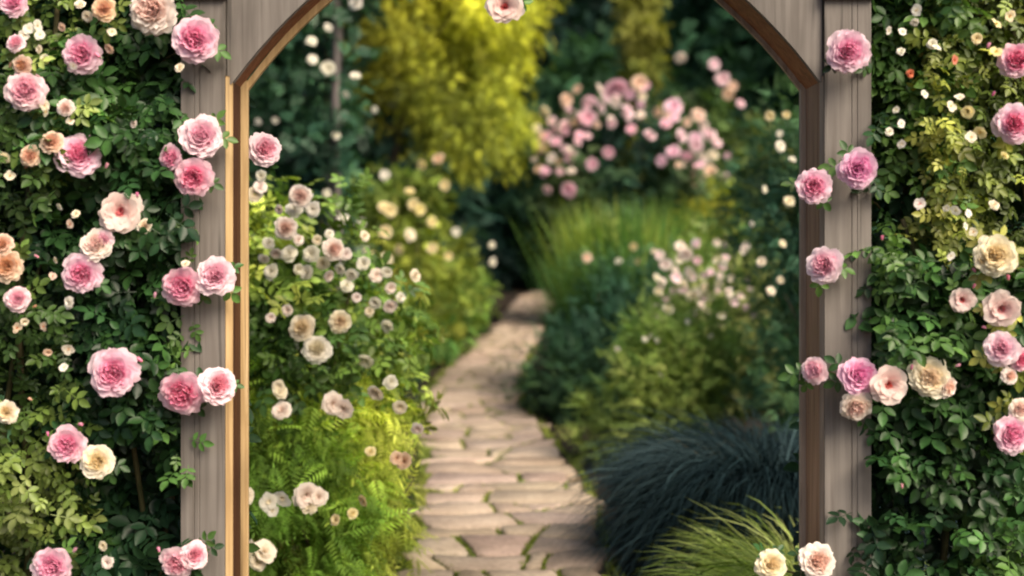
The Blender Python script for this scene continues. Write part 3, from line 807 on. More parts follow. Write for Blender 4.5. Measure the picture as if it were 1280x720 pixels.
# right plant further out, warm yellow green
ro = empty('climbing_rose', (1.5, 3.3, 0), 'yellow-green rambler at the right edge with pink and apricot roses', 'climbing rose', 'roses climbing on the arch')
W = [wall_leaves(6800, .965, 1.95, 1.28, 2.4, 2.95, .24, ROSE_LEAF, .053, YG, 51, freq=9, gap=.2),
     wall_leaves(2600, 1.12, 1.95, .0, 1.32, 3.02, .3, ROSE_LEAF, .082, DK, 52, gap=.2),
     wall_leaves(1600, 1.2, 1.95, .0, 2.4, 3.25, .3, ROSE_LEAF, .10, DK[:3], 53, gap=.6)]
merge_scatter('foliage', ro, M_LEAF, W)
for i, (a, b) in enumerate([((1.5, 3.28, 0), (1.25, 3.2, 2.3)), ((1.52, 3.3, 0), (1.7, 3.2, 2.3)), ((1.48, 3.28, 0), (1.22, 2.98, 2.2))]):
    mb = MB(); mb.tube(wander(a, b, 14, .06, i + 33), np.linspace(.012, .005, 14), 6); mb.build('cane', M_CANE, ro, smooth=True)
for (px, py, r, k, tl) in [(1244, 320, 27, 'cream', (-.1, .2)), (1252, 387, 25, 'semi', (.1, -.1)), (1252, 436, 22, 'light', (-.2, .3)), (1276, 450, 15, 'pink', None), (1264, 543, 25, 'pink', (-.1, .1)),
                           (1271, 75, 23, 'pink', (-.2, .1)), (1268, 155, 26, 'pink', (-.1, 0)), (1275, 512, 15, 'blush', None), (1262, 470, 11, 'blush', None), (1228, 325, 10, 'cream', None)]:
    spray(ro, px, py, r, 2.87, 3)
    rose(ro, k, px, py, r, 2.87, tl, main='pink', stem=tuple(nearest_in(px, py, 1190, 1275, 3.15)))
for (px, py, r, k) in [(1195, 263, 7, 'ivory'), (1183, 260, 5, 'ivory'), (1210, 267, 6, 'ivory'), (1206, 283, 6, 'ivory'), (1217, 290, 6, 'cream'), (1242, 257, 7, 'cream'), (1230, 300, 7, 'cream'), (1188, 320, 6, 'ivory'),
                        (1192, 75, 7, 'coral'), (1137, 92, 6, 'coral'), (1188, 133, 8, 'cream'), (1210, 140, 9, 'yellow'), (1225, 165, 9, 'yellow'), (1200, 122, 7, 'cream'), (1245, 30, 8, 'yellow'), (1220, 48, 8, 'yellow'), (1262, 20, 8, 'yellow'),
                        (1170, 60, 7, 'ivory'), (1214, 172, 8, 'cream'), (1155, 118, 6, 'ivory'), (1255, 195, 6, 'yellow'), (1245, 65, 8, 'yellow')]:
    small(ro, k, px, py, r, 2.88, name='small_bloom', var=random.choice([1, 3, 3]))

for par, pal in ((lc, DK), (rc, DK), (lo, OL), (ro, YG)): grow_sprays(par, pal)
for par, lst in ((lc, [(128, 72, 9), (172, 452, 9), (196, 372, 8), (100, 530, 8), (62, 545, 7), (92, 690, 9), (200, 690, 8), (130, 210, 8), (176, 246, 7), (78, 350, 8)]),
                 (rc, [(1136, 462, 7), (1190, 458, 8), (1216, 360, 7), (1130, 610, 7), (1105, 300, 7)]),
                 (lo, [(50, 98, 8), (12, 84, 8), (30, 210, 8), (48, 322, 7), (40, 500, 8), (36, 384, 7)]),
                 (ro, [(1222, 340, 8), (1262, 350, 8), (1240, 120, 8), (1246, 540, 8), (1230, 410, 7), (1238, 60, 8)])):
    for (px, py, r) in lst: bud(par, random.choice(['pink', 'pink', 'light', 'violet']) if par is not lo else random.choice(['peach', 'light']), px + random.uniform(-6, 6), py, r, 2.89 if 285 > px or px > 1090 else 2.94)

# ================================================================== plants inside the arch, left of the path
# cream rose bush
b = wpt(400, 300, 5.0); cr = empty('rose_bush', (-.78, 5.0, 0), 'cream and blush rose bush just inside the arch on the left', 'rose bush')
crown('foliage', cr, M_LEAF, ROSE_LEAF, [(-.95, 5.1, .75, .50, .5, .72), (-.72, 4.95, .9, .36, .4, .42), (-1.1, 5.0, 1.15, .3, .35, .45)], 3300, .10, [(.04, .085, .02), (.09, .155, .03), (.17, .235, .04), (.28, .32, .06)], clump=.07, per=26, shell=.6, seed=61, freq=5, zmin=.02)
for i in range(5):
    mb = MB(); mb.tube(wander((-.85 + .05 * i, 5.02, 0), (-1.15 + .17 * i, 4.9 + .05 * i, 1.15), 10, .05, i + 70), np.linspace(.012, .005, 10), 6); mb.build('cane', M_CANE, cr, smooth=True)
CREAM = [(375, 245, 14), (392, 262, 11), (368, 263, 12), (357, 285, 14), (335, 305, 9), (362, 318, 12), (340, 340, 11), (390, 318, 12), (385, 341, 11), (417, 312, 14), (432, 318, 9),
         (455, 330, 10), (433, 358, 10), (470, 345, 10), (440, 342, 9), (483, 340, 8), (518, 345, 9), (488, 360, 8), (487, 382, 10), (470, 378, 9), (462, 390, 7), (485, 407, 10), (378, 410, 17),
         (396, 437, 19), (425, 402, 14), (457, 449, 12), (338, 397, 7), (360, 388, 8), (325, 235, 10), (318, 243, 11), (327, 220, 8), (411, 293, 7), (455, 296, 8), (445, 372, 7), (500, 372, 7), (350, 262, 7), (404, 330, 9), (426, 336, 8), (345, 316, 8), (330, 322, 8), (372, 336, 8), (410, 345, 8), (372, 300, 8), (396, 300, 7)]
for (px, py, r) in CREAM:
    Y = 4.75 if px < 450 else 4.95
    k = random.choice(['cream', 'ivory', 'blush', 'ivory'])
    if r >= 14: rose(cr, k, px, py, r * 1.05, 4.36, None, main='cream')
    else: small(cr, k, px, py, r * 1.0, 4.42 if px < 450 else 4.62, main='cream')

# feathery yellow-green shrub below it
fs_ = empty('feathery_shrub', (-.65, 4.75, 0), 'bright yellow-green feathery low shrub spilling to the left edge of the path', 'shrub')
crown('foliage', fs_, M_LEAF2, FERN, [(-.82, 4.65, .30, .36, .42, .42), (-.66, 4.85, .22, .20, .35, .30), (-.9, 4.7, .52, .3, .3, .34), (-.73, 5.25, .25, .22, .4, .32), (-.66, 4.85, .52, .24, .3, .28)], 5600, .125,
      [(.09, .17, .024), (.175, .28, .038), (.30, .385, .06), (.44, .48, .09)], clump=.055, per=22, shell=.5, droop=.55, up=.8, seed=63, freq=5, zmin=.01)
for i in range(4):
    mb = MB(); mb.tube(wander((-.66, 4.75, 0), (-.9 + .18 * i, 4.55 + .06 * i, .62 - .05 * i), 9, .03, i + 80), np.linspace(.009, .003, 9), 6); mb.build('stem', M_CANE, fs_, smooth=True)
for (px, py, r, k) in [(488, 478, 9, 'ivory'), (470, 490, 11, 'cream'), (500, 508, 9, 'cream'), (522, 535, 8, 'blush'), (350, 490, 9, 'cream'), (352, 515, 13, 'blush'), (348, 483, 8, 'cream'), (415, 505, 15, 'blush'), (430, 510, 13, 'blush'),
                       (336, 627, 12, 'ivory'), (354, 622, 12, 'ivory'), (341, 638, 9, 'ivory'), (382, 618, 17, 'blush'), (398, 622, 12, 'blush'), (388, 632, 12, 'cream'), (330, 690, 15, 'cream'), (312, 688, 12, 'cream'), (322, 702, 11, 'cream'), (506, 577, 11, 'peach'), (496, 573, 9, 'peach'),
                       (455, 625, 8, 'yellow'), (420, 650, 7, 'yellow'), (440, 642, 7, 'yellow'), (463, 565, 7, 'yellow'), (306, 620, 11, 'cream')]:
    small(fs_, k, px, py, r * 1.08, 4.12 if py > 540 else 4.22, name='small_bloom', var=3 if py in (627, 622, 638) and px < 360 else None)

# green mound at the bend
mo = empty('mounded_shrub', (-1.1, 11.8, ground_z(11.8)), 'soft green rounded shrub at the left bend of the path', 'shrub')
crown('foliage', mo, M_LEAF2, SPRIG, [(-1.15, 11.7, .42, .40, .5, .45), (-1.0, 13.0, .5, .40, .6, .5), (-.85, 14.3, .55, .38, .7, .5), (-.68, 15.8, .6, .36, .8, .5), (-1.5, 12.2, .5, .4, .6, .5)], 4200, .13, [(.04, .095, .022), (.08, .155, .03), (.15, .22, .04), (.24, .26, .045)], clump=.07, shell=.6, seed=64, up=.9, zmin=.05)
mb = MB(); mb.tube([(-1.1, 11.8, .02), (-1.1, 11.8, .5)], [.03, .01]); mb.build('stem', M_BARK, mo)
ls = empty('low_shrub', (-1.05, 8.6, ground_z(8.6)), 'low dark teal shrub at the left path edge before the green mound', 'shrub')
crown('foliage', ls, M_LEAF2, FERN, [(-1.15, 7.6, .2, .38, .5, .3), (-1.1, 8.8, .25, .36, .6, .34), (-1.15, 10.1, .25, .34, .6, .34), (-1.6, 8.2, .35, .45, .8, .45)], 3600, .11, [(.015, .045, .028), (.03, .075, .038), (.055, .115, .05)], clump=.07, shell=.3, seed=87, zmin=.01, shade_grad=(.0, .6, .5, 1.2))  # leaf colour shaded towards the ground
mb = MB(); mb.tube([(-1.05, 8.6, .0), (-1.1, 8.6, .4)], [.02, .008]); mb.build('stem', M_BARK, ls)
# yellow rose shrub behind
yr = empty('rose_bush', (-1.25, 12.8, ground_z(12.8)), 'tall loose rose bush with soft yellow blooms left of the far path', 'rose bush')
crown('foliage', yr, M_LEAF2, SPRIG, [(-1.3, 12.9, .95, .62, .7, .9), (-.95, 13.1, .75, .5, .6, .7), (-1.1, 13.0, 1.55, .42, .5, .5)], 4200, .13, [(.07, .11, .02), (.14, .18, .03), (.23, .25, .04), (.33, .30, .055)], clump=.09, shell=.5, seed=65, zmin=.1)
for i in range(4):
    mb = MB(); mb.tube(wander((-1.25, 12.8, .05), (-1.6 + .25 * i, 12.8, 1.7), 9, .06, 90 + i), np.linspace(.02, .006, 9), 6); mb.build('cane', M_CANE, yr, smooth=True)
for (px, py, r, k) in [(480, 260, 8, 'yellow'), (487, 263, 9, 'yellow'), (517, 256, 8, 'yellow'), (481, 290, 9, 'yellow'), (512, 294, 8, 'cream'), (548, 199, 8, 'peach'), (481, 219, 7, 'ivory'), (540, 311, 7, 'yellow'), (524, 262, 8, 'yellow'), (460, 315, 8, 'yellow'), (483, 324, 8, 'cream'), (540, 278, 7, 'yellow'),
                       (570, 290, 6, 'ivory'), (556, 232, 7, 'yellow'), (528, 206, 7, 'yellow'), (512, 240, 6, 'yellow'), (500, 312, 7, 'yellow'), (560, 320, 6, 'yellow'), (452, 280, 7, 'ivory'), (614, 306, 5, 'ivory'), (615, 327, 6, 'ivory')]:
    small(yr, k, px, py, r, 12.05, main='yellow')

# rustic pole with white climber
pl = empty('rustic_support', (-1.28, 9.2, ground_z(9.2)), 'grey rustic pair of wooden poles carrying a white rambler', 'plant support')
for dx, r in ((-.055, .032), (.035, .026)):
    mb = MB(); mb.tube(wander((-1.28 + dx * 1.6, 9.2, 0), (-1.22 + dx * .3, 9.2, 3.6), 12, .02, int(r * 1000)), np.linspace(r * 1.15, r, 12), 9); mb.build('pole', M_POLE, pl, smooth=True)
mb = MB(); mb.tube([(-1.40, 9.23, 3.3), (-1.05, 9.23, 3.32)], [.02, .02]); mb.build('crosspiece', M_POLE, pl)
wc = empty('climbing_rose', (-1.42, 9.3, ground_z(9.3)), 'dark climbing rose with scattered white blooms on the rustic poles', 'climbing rose')
crown('foliage', wc, M_LEAF, SPRIG, [(-1.5, 9.45, 2.3, .36, .3, 1.0), (-1.55, 9.5, 1.0, .35, .35, .9), (-1.28, 9.15, 2.0, .16, .16, .22), (-1.25, 9.12, 3.15, .3, .2, .22), (-1.75, 9.6, 2.0, .4, .3, 1.2)], 3000, .13, [(.014, .042, .026), (.024, .065, .034), (.04, .095, .045)], clump=.09, shell=.3, seed=66)
mb = MB(); mb.tube(wander((-1.42, 9.3, 0), (-1.35, 9.3, 3.3), 12, .06, 97), np.linspace(.02, .008, 12), 6); mb.build('cane', M_CANE, wc, smooth=True)
for (px, py, r) in [(410, 85, 10), (390, 75, 7), (444, 96, 7), (389, 52, 7), (410, 35, 6), (446, 4, 10), (433, 118, 5), (344, 150, 5), (323, 152, 5), (420, 170, 6), (469, 137, 5), (408, 242, 6), (430, 275, 8)]:
    small(wc, 'ivory', px, py, r, 8.9)

# ================================================================== plants inside the arch, right of the path
bl = empty('blue_sedge', (1.04, 5.45, 0), 'dark blue-green weeping sedge mound right of the path', 'ornamental grass')
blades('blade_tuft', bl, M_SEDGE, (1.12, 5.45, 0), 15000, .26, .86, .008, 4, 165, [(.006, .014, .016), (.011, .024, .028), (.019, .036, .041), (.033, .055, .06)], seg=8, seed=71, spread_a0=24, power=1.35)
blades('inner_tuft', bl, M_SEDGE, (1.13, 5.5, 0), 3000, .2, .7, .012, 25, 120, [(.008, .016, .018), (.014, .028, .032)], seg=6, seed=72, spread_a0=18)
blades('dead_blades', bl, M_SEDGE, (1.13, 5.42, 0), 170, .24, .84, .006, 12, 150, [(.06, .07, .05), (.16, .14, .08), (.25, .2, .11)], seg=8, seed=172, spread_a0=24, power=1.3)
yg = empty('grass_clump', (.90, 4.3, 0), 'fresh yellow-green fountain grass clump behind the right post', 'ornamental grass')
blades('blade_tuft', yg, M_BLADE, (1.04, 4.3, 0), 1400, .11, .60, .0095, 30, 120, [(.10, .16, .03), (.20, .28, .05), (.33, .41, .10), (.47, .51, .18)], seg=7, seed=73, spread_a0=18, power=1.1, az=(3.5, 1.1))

pg = empty('leafy_perennial', (.72, 7.6, 0), 'pale green feathery perennial between the blue sedge and the darker green mass', 'perennial')
crown('foliage', pg, M_LEAF2, FERN, [(.70, 7.7, .22, .30, .32, .26), (.92, 7.7, .5, .34, .38, .45), (1.1, 7.8, .62, .34, .34, .45)], 5200, .10, [(.065, .13, .04), (.12, .195, .05), (.20, .27, .065), (.30, .34, .10)], clump=.07, shell=.3, seed=74, up=1.0, droop=-.2, zmin=.01, shade_grad=(.05, .75, .6, 1.2))  # lower leaves painted darker as shade, tops lighter
for i in range(3):
    mb = MB(); mb.tube(wander((.72 + .1 * i, 7.7, 0), (.6 + .25 * i, 7.7, .6), 7, .03, 110 + i), np.linspace(.009, .003, 7), 5); mb.build('stem', M_CANE, pg, smooth=True)
for (px, py, r) in [(860, 402, 4), (888, 420, 4), (822, 425, 4), (812, 420, 4), (806, 424, 4), (772, 436, 4), (825, 470, 4)]: small(pg, 'ivory', px, py, r, 7.5, name='small_bloom')

dm = empty('mounded_shrub', (.52, 9.6, 0), 'feathery green mass, shaded at the foot, beside the right bend of the path', 'shrub')
crown('foliage', dm, M_LEAF2, FERN, [(.5, 9.6, .28, .48, .5, .36), (.85, 9.8, .5, .5, .5, .55), (.38, 10.0, .28, .26, .35, .3), (.80, 10.1, .85, .38, .4, .42), (1.15, 9.9, .6, .45, .45, .6)], 7600, .105, [(.02, .055, .034), (.035, .085, .04), (.06, .125, .045), (.10, .17, .06)], clump=.08, shell=.35, droop=-.3, up=.8, seed=75, zmin=.01, shade_grad=(.05, 1.0, .42, 1.35))  # shade at the foot and lit tops painted into the leaves
mb = MB(); mb.tube([(.52, 9.6, 0), (.55, 9.6, .4)], [.03, .01]); mb.build('stem', M_BARK, dm)

tg = empty('tall_grass', (.9, 11.0, ground_z(11)), 'tall upright green grass clump at the right bend of the path', 'ornamental grass')
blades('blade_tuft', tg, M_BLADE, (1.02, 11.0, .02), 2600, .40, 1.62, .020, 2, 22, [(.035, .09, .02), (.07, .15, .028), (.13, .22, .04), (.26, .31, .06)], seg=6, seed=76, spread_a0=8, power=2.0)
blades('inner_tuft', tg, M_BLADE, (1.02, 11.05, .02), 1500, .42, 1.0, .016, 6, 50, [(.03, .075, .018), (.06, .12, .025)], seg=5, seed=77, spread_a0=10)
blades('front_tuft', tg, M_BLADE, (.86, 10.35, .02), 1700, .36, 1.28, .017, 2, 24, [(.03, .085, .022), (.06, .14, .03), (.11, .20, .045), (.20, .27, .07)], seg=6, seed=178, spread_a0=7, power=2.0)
for (px, py, r, k) in [(754, 370, 9, 'coral'), (733, 322, 7, 'peach'), (791, 308, 6, 'yellow'), (773, 327, 5, 'ivory'), (796, 326, 5, 'yellow')]: small(tg, k, px, py, r, 9.95, name='small_bloom', main='ivory')

pp = empty('flowering_perennial', (1.35, 9.7, ground_z(9.7)), 'airy perennial with tiny pale pink flowers beside the tall grass', 'perennial')
crown('foliage', pp, M_LEAF2, SPRIG, [(1.4, 9.8, .72, .42, .4, .62), (1.25, 9.7, .4, .35, .35, .4), (1.65, 9.8, .9, .4, .3, .45), (1.75, 9.8, .5, .4, .3, .5)], 3600, .09, [(.11, .155, .055), (.19, .24, .08), (.30, .31, .13)], clump=.08, shell=.3, seed=78, zmin=.02)
for i in range(5):
    mb = MB(); mb.tube(wander((1.35, 9.7, 0), (1.15 + .13 * i, 9.6, 1.25), 8, .03, 120 + i), np.linspace(.008, .003, 8), 5); mb.build('stem', M_CANE, pp, smooth=True)
PK = [(850, 309, 8), (870, 304, 7), (857, 317, 10), (832, 331, 8), (825, 319, 7), (845, 347, 8), (862, 340, 7), (904, 324, 5), (900, 344, 5), (865, 370, 8), (835, 387, 8), (910, 365, 7), (898, 355, 6), (880, 358, 6), (888, 340, 5), (872, 326, 6), (842, 362, 6), (918, 378, 6), (828, 352, 5), (855, 355, 6), (820, 395, 6), (876, 382, 6), (890, 372, 5)]
rk = np.random.default_rng(31)
for _ in range(46): PK.append((rk.uniform(815, 945), rk.uniform(300, 405), rk.uniform(3.5, 6.5)))
for (px, py, r) in PK: small(pp, random.choice(['blush', 'light', 'cream']), px, py, r, 9.2, name='small_bloom', var=random.choice([0, 3]))

ts = empty('tall_shrub', (1.68, 7.0, 0), 'tall dark teal shrub with a few white flowers behind the right post', 'shrub')
crown('foliage', ts, M_LEAF2, FERN, [(1.62, 7.1, 1.60, .36, .45, .62), (1.72, 7.2, .8, .36, .5, .8), (1.9, 7.2, 1.4, .5, .5, .9), (1.75, 7.0, .45, .34, .4, .5)], 8600, .10, [(.018, .052, .034), (.035, .09, .048), (.065, .135, .058), (.10, .18, .07)], clump=.09, shell=.35, droop=-.1, seed=79, zmin=.02)
trunk(ts, (1.68, 7.1, 0), (1.66, 7.1, 1.7), .03, .01, 5, .5, seed=130, name='stem')
for (px, py, r, k) in [(974, 183, 8, 'ivory'), (974, 167, 5, 'ivory'), (983, 144, 6, 'yellow'), (952, 328, 7, 'cream'), (986, 252, 7, 'cream'), (955, 237, 5, 'ivory'), (963, 364, 6, 'cream'), (905, 330, 5, 'ivory'), (975, 350, 5, 'cream'), (990, 200, 5, 'ivory'), (940, 280, 4, 'ivory'), (978, 305, 5, 'cream'), (962, 145, 7, 'yellow')]:
    small(ts, k, px, py, r, 6.5, name='small_bloom')

yb_ = empty('golden_shrub', (2.1, 13.8, ground_z(13.8)), 'small golden-yellow leafed shrub in front of the pink rose bush', 'shrub')
crown('foliage', yb_, M_LEAF2, SPRIG, [(2.1, 13.8, 1.55, .34, .3, .28), (2.1, 13.9, .9, .4, .35, .7)], 1400, .13, [(.10, .14, .02), (.20, .22, .025), (.29, .28, .03)], clump=.06, shell=.3, seed=80, up=.9)
mb = MB(); mb.tube([(2.1, 13.8, .05), (2.1, 13.8, 1.4)], [.03, .012]); mb.build('stem', M_BARK, yb_)
gs = empty('mounded_shrub', (2.0, 12.2, ground_z(12.2)), 'mid green round shrub below the golden shrub', 'shrub')
crown('foliage', gs, M_LEAF2, SPRIG, [(2.0, 12.3, .8, .55, .5, .75), (1.55, 12.2, .6, .4, .4, .6)], 2200, .13, [(.03, .07, .02), (.055, .11, .028), (.09, .15, .04)], clump=.08, shell=.4, seed=81, zmin=.06)
mb = MB(); mb.tube([(2.0, 12.2, .05), (2.0, 12.2, .8)], [.03, .012]); mb.build('stem', M_BARK, gs)

# big pink rose bush
pb = empty('rose_bush', (1.5, 16.3, ground_z(16.3)), 'large domed rose bush covered in pink blooms beyond the arch', 'rose bush')
crown('foliage', pb, M_LEAF2, SPRIG, [(1.5, 16.4, 2.05, 1.1, .9, 1.05), (1.5, 16.5, 1.0, 1.0, .9, .9), (2.2, 16.4, 2.1, .5, .6, .6), (.85, 16.4, 1.9, .5, .6, .7)], 6500, .16, [(.012, .034, .026), (.022, .055, .032), (.045, .09, .04), (.08, .12, .05)], clump=.1, shell=.5, seed=82, zmin=.2)
trunk(pb, (1.5, 16.4, .15), (1.5, 16.4, 1.8), .06, .02, 6, .8, seed=140, name='cane')
PINK = [(769, 107, 19, 'pink'), (799, 104, 13, 'peach'), (802, 121, 8, 'cream'), (782, 142, 14, 'light'), (734, 148, 15, 'pink'), (734, 129, 9, 'light'), (707, 125, 11, 'peach'), (709, 142, 11, 'light'), (704, 160, 13, 'light'), (789, 162, 8, 'light'),
        (812, 170, 10, 'light'), (842, 135, 15, 'light'), (872, 145, 12, 'peach'), (850, 170, 11, 'light'), (885, 169, 14, 'light'), (869, 174, 11, 'light'), (681, 172, 11, 'light'), (682, 139, 9, 'cream'), (671, 161, 7, 'cream'), (760, 190, 10, 'pink'),
        (712, 197, 9, 'pink'), (740, 205, 10, 'pink'), (712, 237, 13, 'pink'), (827, 201, 9, 'pink'), (842, 191, 12, 'light'), (870, 182, 11, 'light'), (887, 215, 11, 'peach'), (867, 226, 10, 'peach'), (675, 185, 10, 'light'), (690, 198, 8, 'blush'),
        (680, 212, 7, 'light'), (685, 237, 8, 'light'), (891, 194, 8, 'cream'), (756, 122, 11, 'light'), (748, 112, 9, 'blush'), (750, 136, 9, 'light'), (822, 140, 8, 'peach'), (690, 152, 8, 'light'), (722, 112, 8, 'peach'), (770, 128, 9, 'blush'),
        (724, 170, 8, 'pink'), (695, 178, 10, 'light'), (720, 145, 9, 'blush'), (765, 155, 8, 'light'), (800, 145, 8, 'blush'), (832, 155, 9, 'light'), (858, 152, 8, 'peach'), (880, 158, 8, 'blush'), (896, 180, 8, 'light'), (860, 195, 8, 'light'), (848, 208, 7, 'peach'), (787, 118, 9, 'light'), (668, 200, 6, 'blush'), (700, 214, 7, 'light')]
rk = np.random.default_rng(77)
for _ in range(44):
    a_ = rk.uniform(-.25, math.pi + .25); q_ = rk.uniform(.55, 1.02)
    PINK.append((790 + 118 * q_ * math.cos(a_), 205 - 98 * q_ * math.sin(a_), rk.uniform(5, 8.5), rk.choice(['light', 'pink', 'peach', 'blush', 'light'])))
for (px, py, r, k) in PINK[:99]:
    c_ = wpt(px, py, 16.3); q_ = 1 - ((c_[0] - 1.5) / 1.25) ** 2 - ((c_[2] - 2.0) / 1.2) ** 2
    if k == 'light' and (int(px) + int(py)) % 2: k = 'pink'
    small(pb, str(k), px, py, r * .86, 16.35 - .95 * math.sqrt(max(.08, q_)) - .0, main='light', spread=.7)
# small rose bush behind to the right
pb2 = empty('rose_bush', (2.75, 17.5, ground_z(17.5)), 'loose rose bush with few faded pink blooms right of the large one', 'rose bush')
crown('foliage', pb2, M_LEAF2, SPRIG, [(2.7, 17.6, 2.2, .7, .7, 1.1), (2.8, 17.6, 1.0, .8, .7, 1.0), (3.4, 17.6, 1.8, .6, .7, 1.2)], 3800, .17, [(.04, .075, .025), (.075, .12, .035), (.12, .16, .05), (.17, .19, .06)], clump=.12, shell=.4, seed=83, zmin=.25)
trunk(pb2, (2.75, 17.6, .2), (2.8, 17.6, 2.0), .05, .015, 5, .7, seed=150, name='cane')
for (px, py, r, k) in [(903, 99, 10, 'light'), (892, 81, 8, 'light'), (850, 71, 8, 'blush'), (910, 118, 8, 'peach'), (915, 108, 7, 'peach'), (925, 130, 6, 'light')]: small(pb2, k, px, py, r, 16.7, main='light')

# ================================================================== trees beyond
yt = empty('golden_tree', (-1.3, 16.2, ground_z(16.2)), 'golden-yellow leafed tree leaning over the far left of the path', 'tree')
trunk(yt, (-1.55, 16.2, .1), (-.9, 16.2, 4.4), .09, .03, 9, 1.1, seed=160, amp=.18)
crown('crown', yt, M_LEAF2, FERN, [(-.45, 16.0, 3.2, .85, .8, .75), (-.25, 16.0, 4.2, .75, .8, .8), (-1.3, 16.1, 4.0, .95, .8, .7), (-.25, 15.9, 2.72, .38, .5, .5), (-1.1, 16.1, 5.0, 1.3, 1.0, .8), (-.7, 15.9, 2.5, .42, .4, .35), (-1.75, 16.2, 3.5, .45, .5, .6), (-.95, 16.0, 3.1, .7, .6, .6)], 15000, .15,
      [(.10, .12, .016), (.22, .235, .024), (.35, .35, .034), (.46, .44, .045)], clump=.15, per=30, shell=.25, droop=.7, up=.8, seed=84, freq=1.6, clumpvar=.25, shade_grad=(-1.8, -.2, .42, 1.7, 0))  # sunlit right and shaded left painted into the leaf colour

# narrow yellow-green conifer
nc = empty('slender_conifer', (2.05, 20.5, ground_z(20.5)), 'slender yellow-green conifer hanging behind the pink rose bush', 'tree')
trunk(nc, (2.05, 20.5, .3), (2.05, 20.5, 5.2), .07, .02, 3, .3, seed=170, amp=.05)
crown('crown', nc, M_LEAF2, SPRIG, [(2.05, 20.4, 4.6, .32, .3, 1.3), (2.1, 20.4, 3.2, .36, .3, 1.2), (1.95, 20.4, 5.6, .3, .3, .8)], 2200, .2, [(.09, .11, .02), (.16, .17, .03), (.22, .22, .05)], clump=.1, shell=.2, droop=.9, seed=85)

dk0 = [(.006, .018, .016), (.010, .030, .024), (.018, .046, .032)]
dk1 = [(.014, .044, .026), (.028, .078, .042), (.05, .115, .055)]
TREES = [  # x, y, width, height, palette, label
    (-5.2, 17.5, 2.0, 8.0, dk1, 'dark leafy tree far left, mostly hidden by the left rambler'),
    (-3.6, 15.5, 1.5, 6.5, dk1, 'teal green tree behind the white climbing rose'),
    (-2.2, 19.5, 1.5, 8.5, dk0, 'near-black tree standing behind the golden tree'),
    (0.1, 26.5, 2.1, 9.5, dk0, 'near-black tree closing the end of the path'),
    (1.25, 23.5, 1.15, 4.9, dk1, 'round-topped dark green tree above the pink rose bush'),
    (2.2, 28.0, 2.2, 11.0, dk0, 'tallest dark tree behind the slender conifer'),
    (4.3, 22.5, 1.8, 9.0, dk1, 'deep green tree seen under the right arch brace'),
    (6.8, 18.5, 2.0, 8.5, dk1, 'dark leafy tree far right behind the right rambler'),
    (-2.6, 27.0, 2.2, 10.5, dk0, 'dark tree far behind the golden tree'),
    (4.4, 29.0, 2.4, 12.0, dk0, 'dark tree furthest back behind the right arch brace'),
]
for i, (x, y, w, h, pal, lab) in enumerate(TREES):
    z0 = ground_z(y); t = empty('dark_tree', (x, y, z0), lab, 'tree', 'dark trees closing the garden')
    trunk(t, (x, y, z0 - .05), (x, y, h * .75), .16, .05, 8, w * .6, seed=200 + i, amp=.12)
    bl_ = [(x, y, z0 + h * .22, w * 1.0, w * .9, h * .24), (x - w * .3, y, h * .5, w * .85, w * .8, h * .26), (x + w * .35, y, h * .52, w * .75, w * .8, h * .25), (x, y, h * .78, w * .7, w * .7, h * .22)]
    crown('crown', t, M_LEAF2, SPRIG, bl_, int(8500 * (w * h / 16) ** .6), .32, pal, clump=.22, per=24, shell=.45, seed=210 + i, freq=1.2, zmin=z0)

# low dark shrub in the hollow at the end of the path
us = empty('mounded_shrub', (.25, 22.8, ground_z(22.8)), 'black-green shrub in the hollow where the path ends', 'shrub')
crown('foliage', us, M_LEAF2, SPRIG, [(.1, 24.2, 1.2, 1.0, .6, .95), (-.5, 23.0, .9, .5, .5, .7)], 2600, .2, dk0, clump=.12, shell=.4, seed=86, zmin=.42)
mb = MB(); mb.tube([(.1, 24.2, .4), (.1, 24.2, 1.2)], [.05, .02]); mb.build('stem', M_BARK, us)

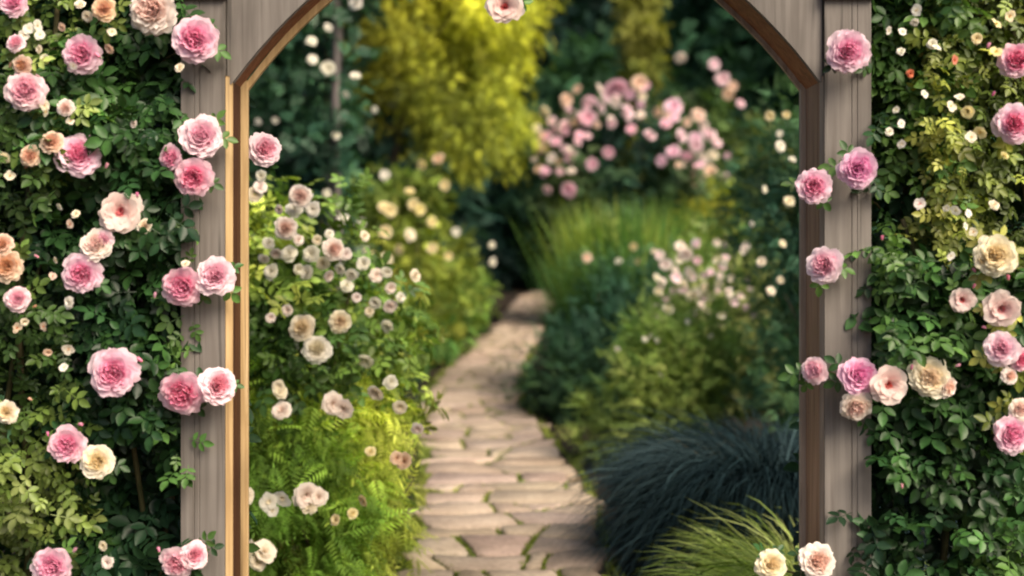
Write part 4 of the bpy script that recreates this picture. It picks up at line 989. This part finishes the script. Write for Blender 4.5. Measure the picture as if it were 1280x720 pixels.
# clipped hedges along both sides of the garden
for x, lab in ((-3.3, 'dark yew hedge along the left side of the garden'), (3.6, 'dark yew hedge along the right side of the garden')):
    h = empty('hedge', (x, 9, 0), lab, 'hedge')
    bs_ = [(x + .15 * math.sin(k * 2.1), 3.6 + k * 1.1, .95, .55, .8, 1.0) for k in range(11)]
    crown('foliage', h, M_LEAF2, SPRIG, bs_, 9000, .14, dk1, clump=.09, shell=.6, seed=90, zmin=.0)

# ================================================================== camera, light, world
cam = bpy.data.cameras.new('camera'); co = bpy.data.objects.new('camera', cam); COL.objects.link(co)
co.location = (0, 0, CAM_H); co.rotation_euler = (math.radians(90), 0, 0)
cam.sensor_width = 36; cam.lens = 36 * F / 1280; cam.shift_y = -60 / 1280
cam.clip_start = .05; cam.clip_end = 600
cam.dof.use_dof = True; cam.dof.focus_distance = 3.3; cam.dof.aperture_fstop = (cam.lens / 1000) / .025
cam.dof.aperture_blades = 0
scene.camera = co

SUN = Vector((.50, -.56, .72)).normalized()
el = math.asin(SUN.z); az = math.atan2(SUN.x, SUN.y)
sun = bpy.data.lights.new('sun', 'SUN'); sun.energy = 5.4; sun.angle = math.radians(38); sun.color = (1.0, .87, .68)
so = bpy.data.objects.new('sun', sun); COL.objects.link(so); so.rotation_mode = 'QUATERNION'; so.rotation_quaternion = SUN.to_track_quat('Z', 'Y')
so.location = SUN * 20
w = bpy.data.worlds.new('World'); scene.world = w; w.use_nodes = True
nt = w.node_tree; bg = nt.nodes['Background']; sky = nt.nodes.new('ShaderNodeTexSky'); sky.sky_type = 'NISHITA'; sky.sun_disc = False
sky.sun_elevation = el; sky.sun_rotation = az; sky.dust_density = 5.0; sky.ozone_density = .4
nt.links.new(sky.outputs[0], bg.inputs[0]); bg.inputs[1].default_value = .15

scene.view_settings.view_transform = 'Standard'; scene.view_settings.look = 'None'; scene.view_settings.exposure = 0
scene.render.engine = 'CYCLES'
scene.cycles.use_denoising = True
scene.cycles.filter_width = 2.0
scene.cycles.max_bounces = 6; scene.cycles.transmission_bounces = 4; scene.cycles.diffuse_bounces = 3
scene.render.resolution_x = 1024; scene.render.resolution_y = 576
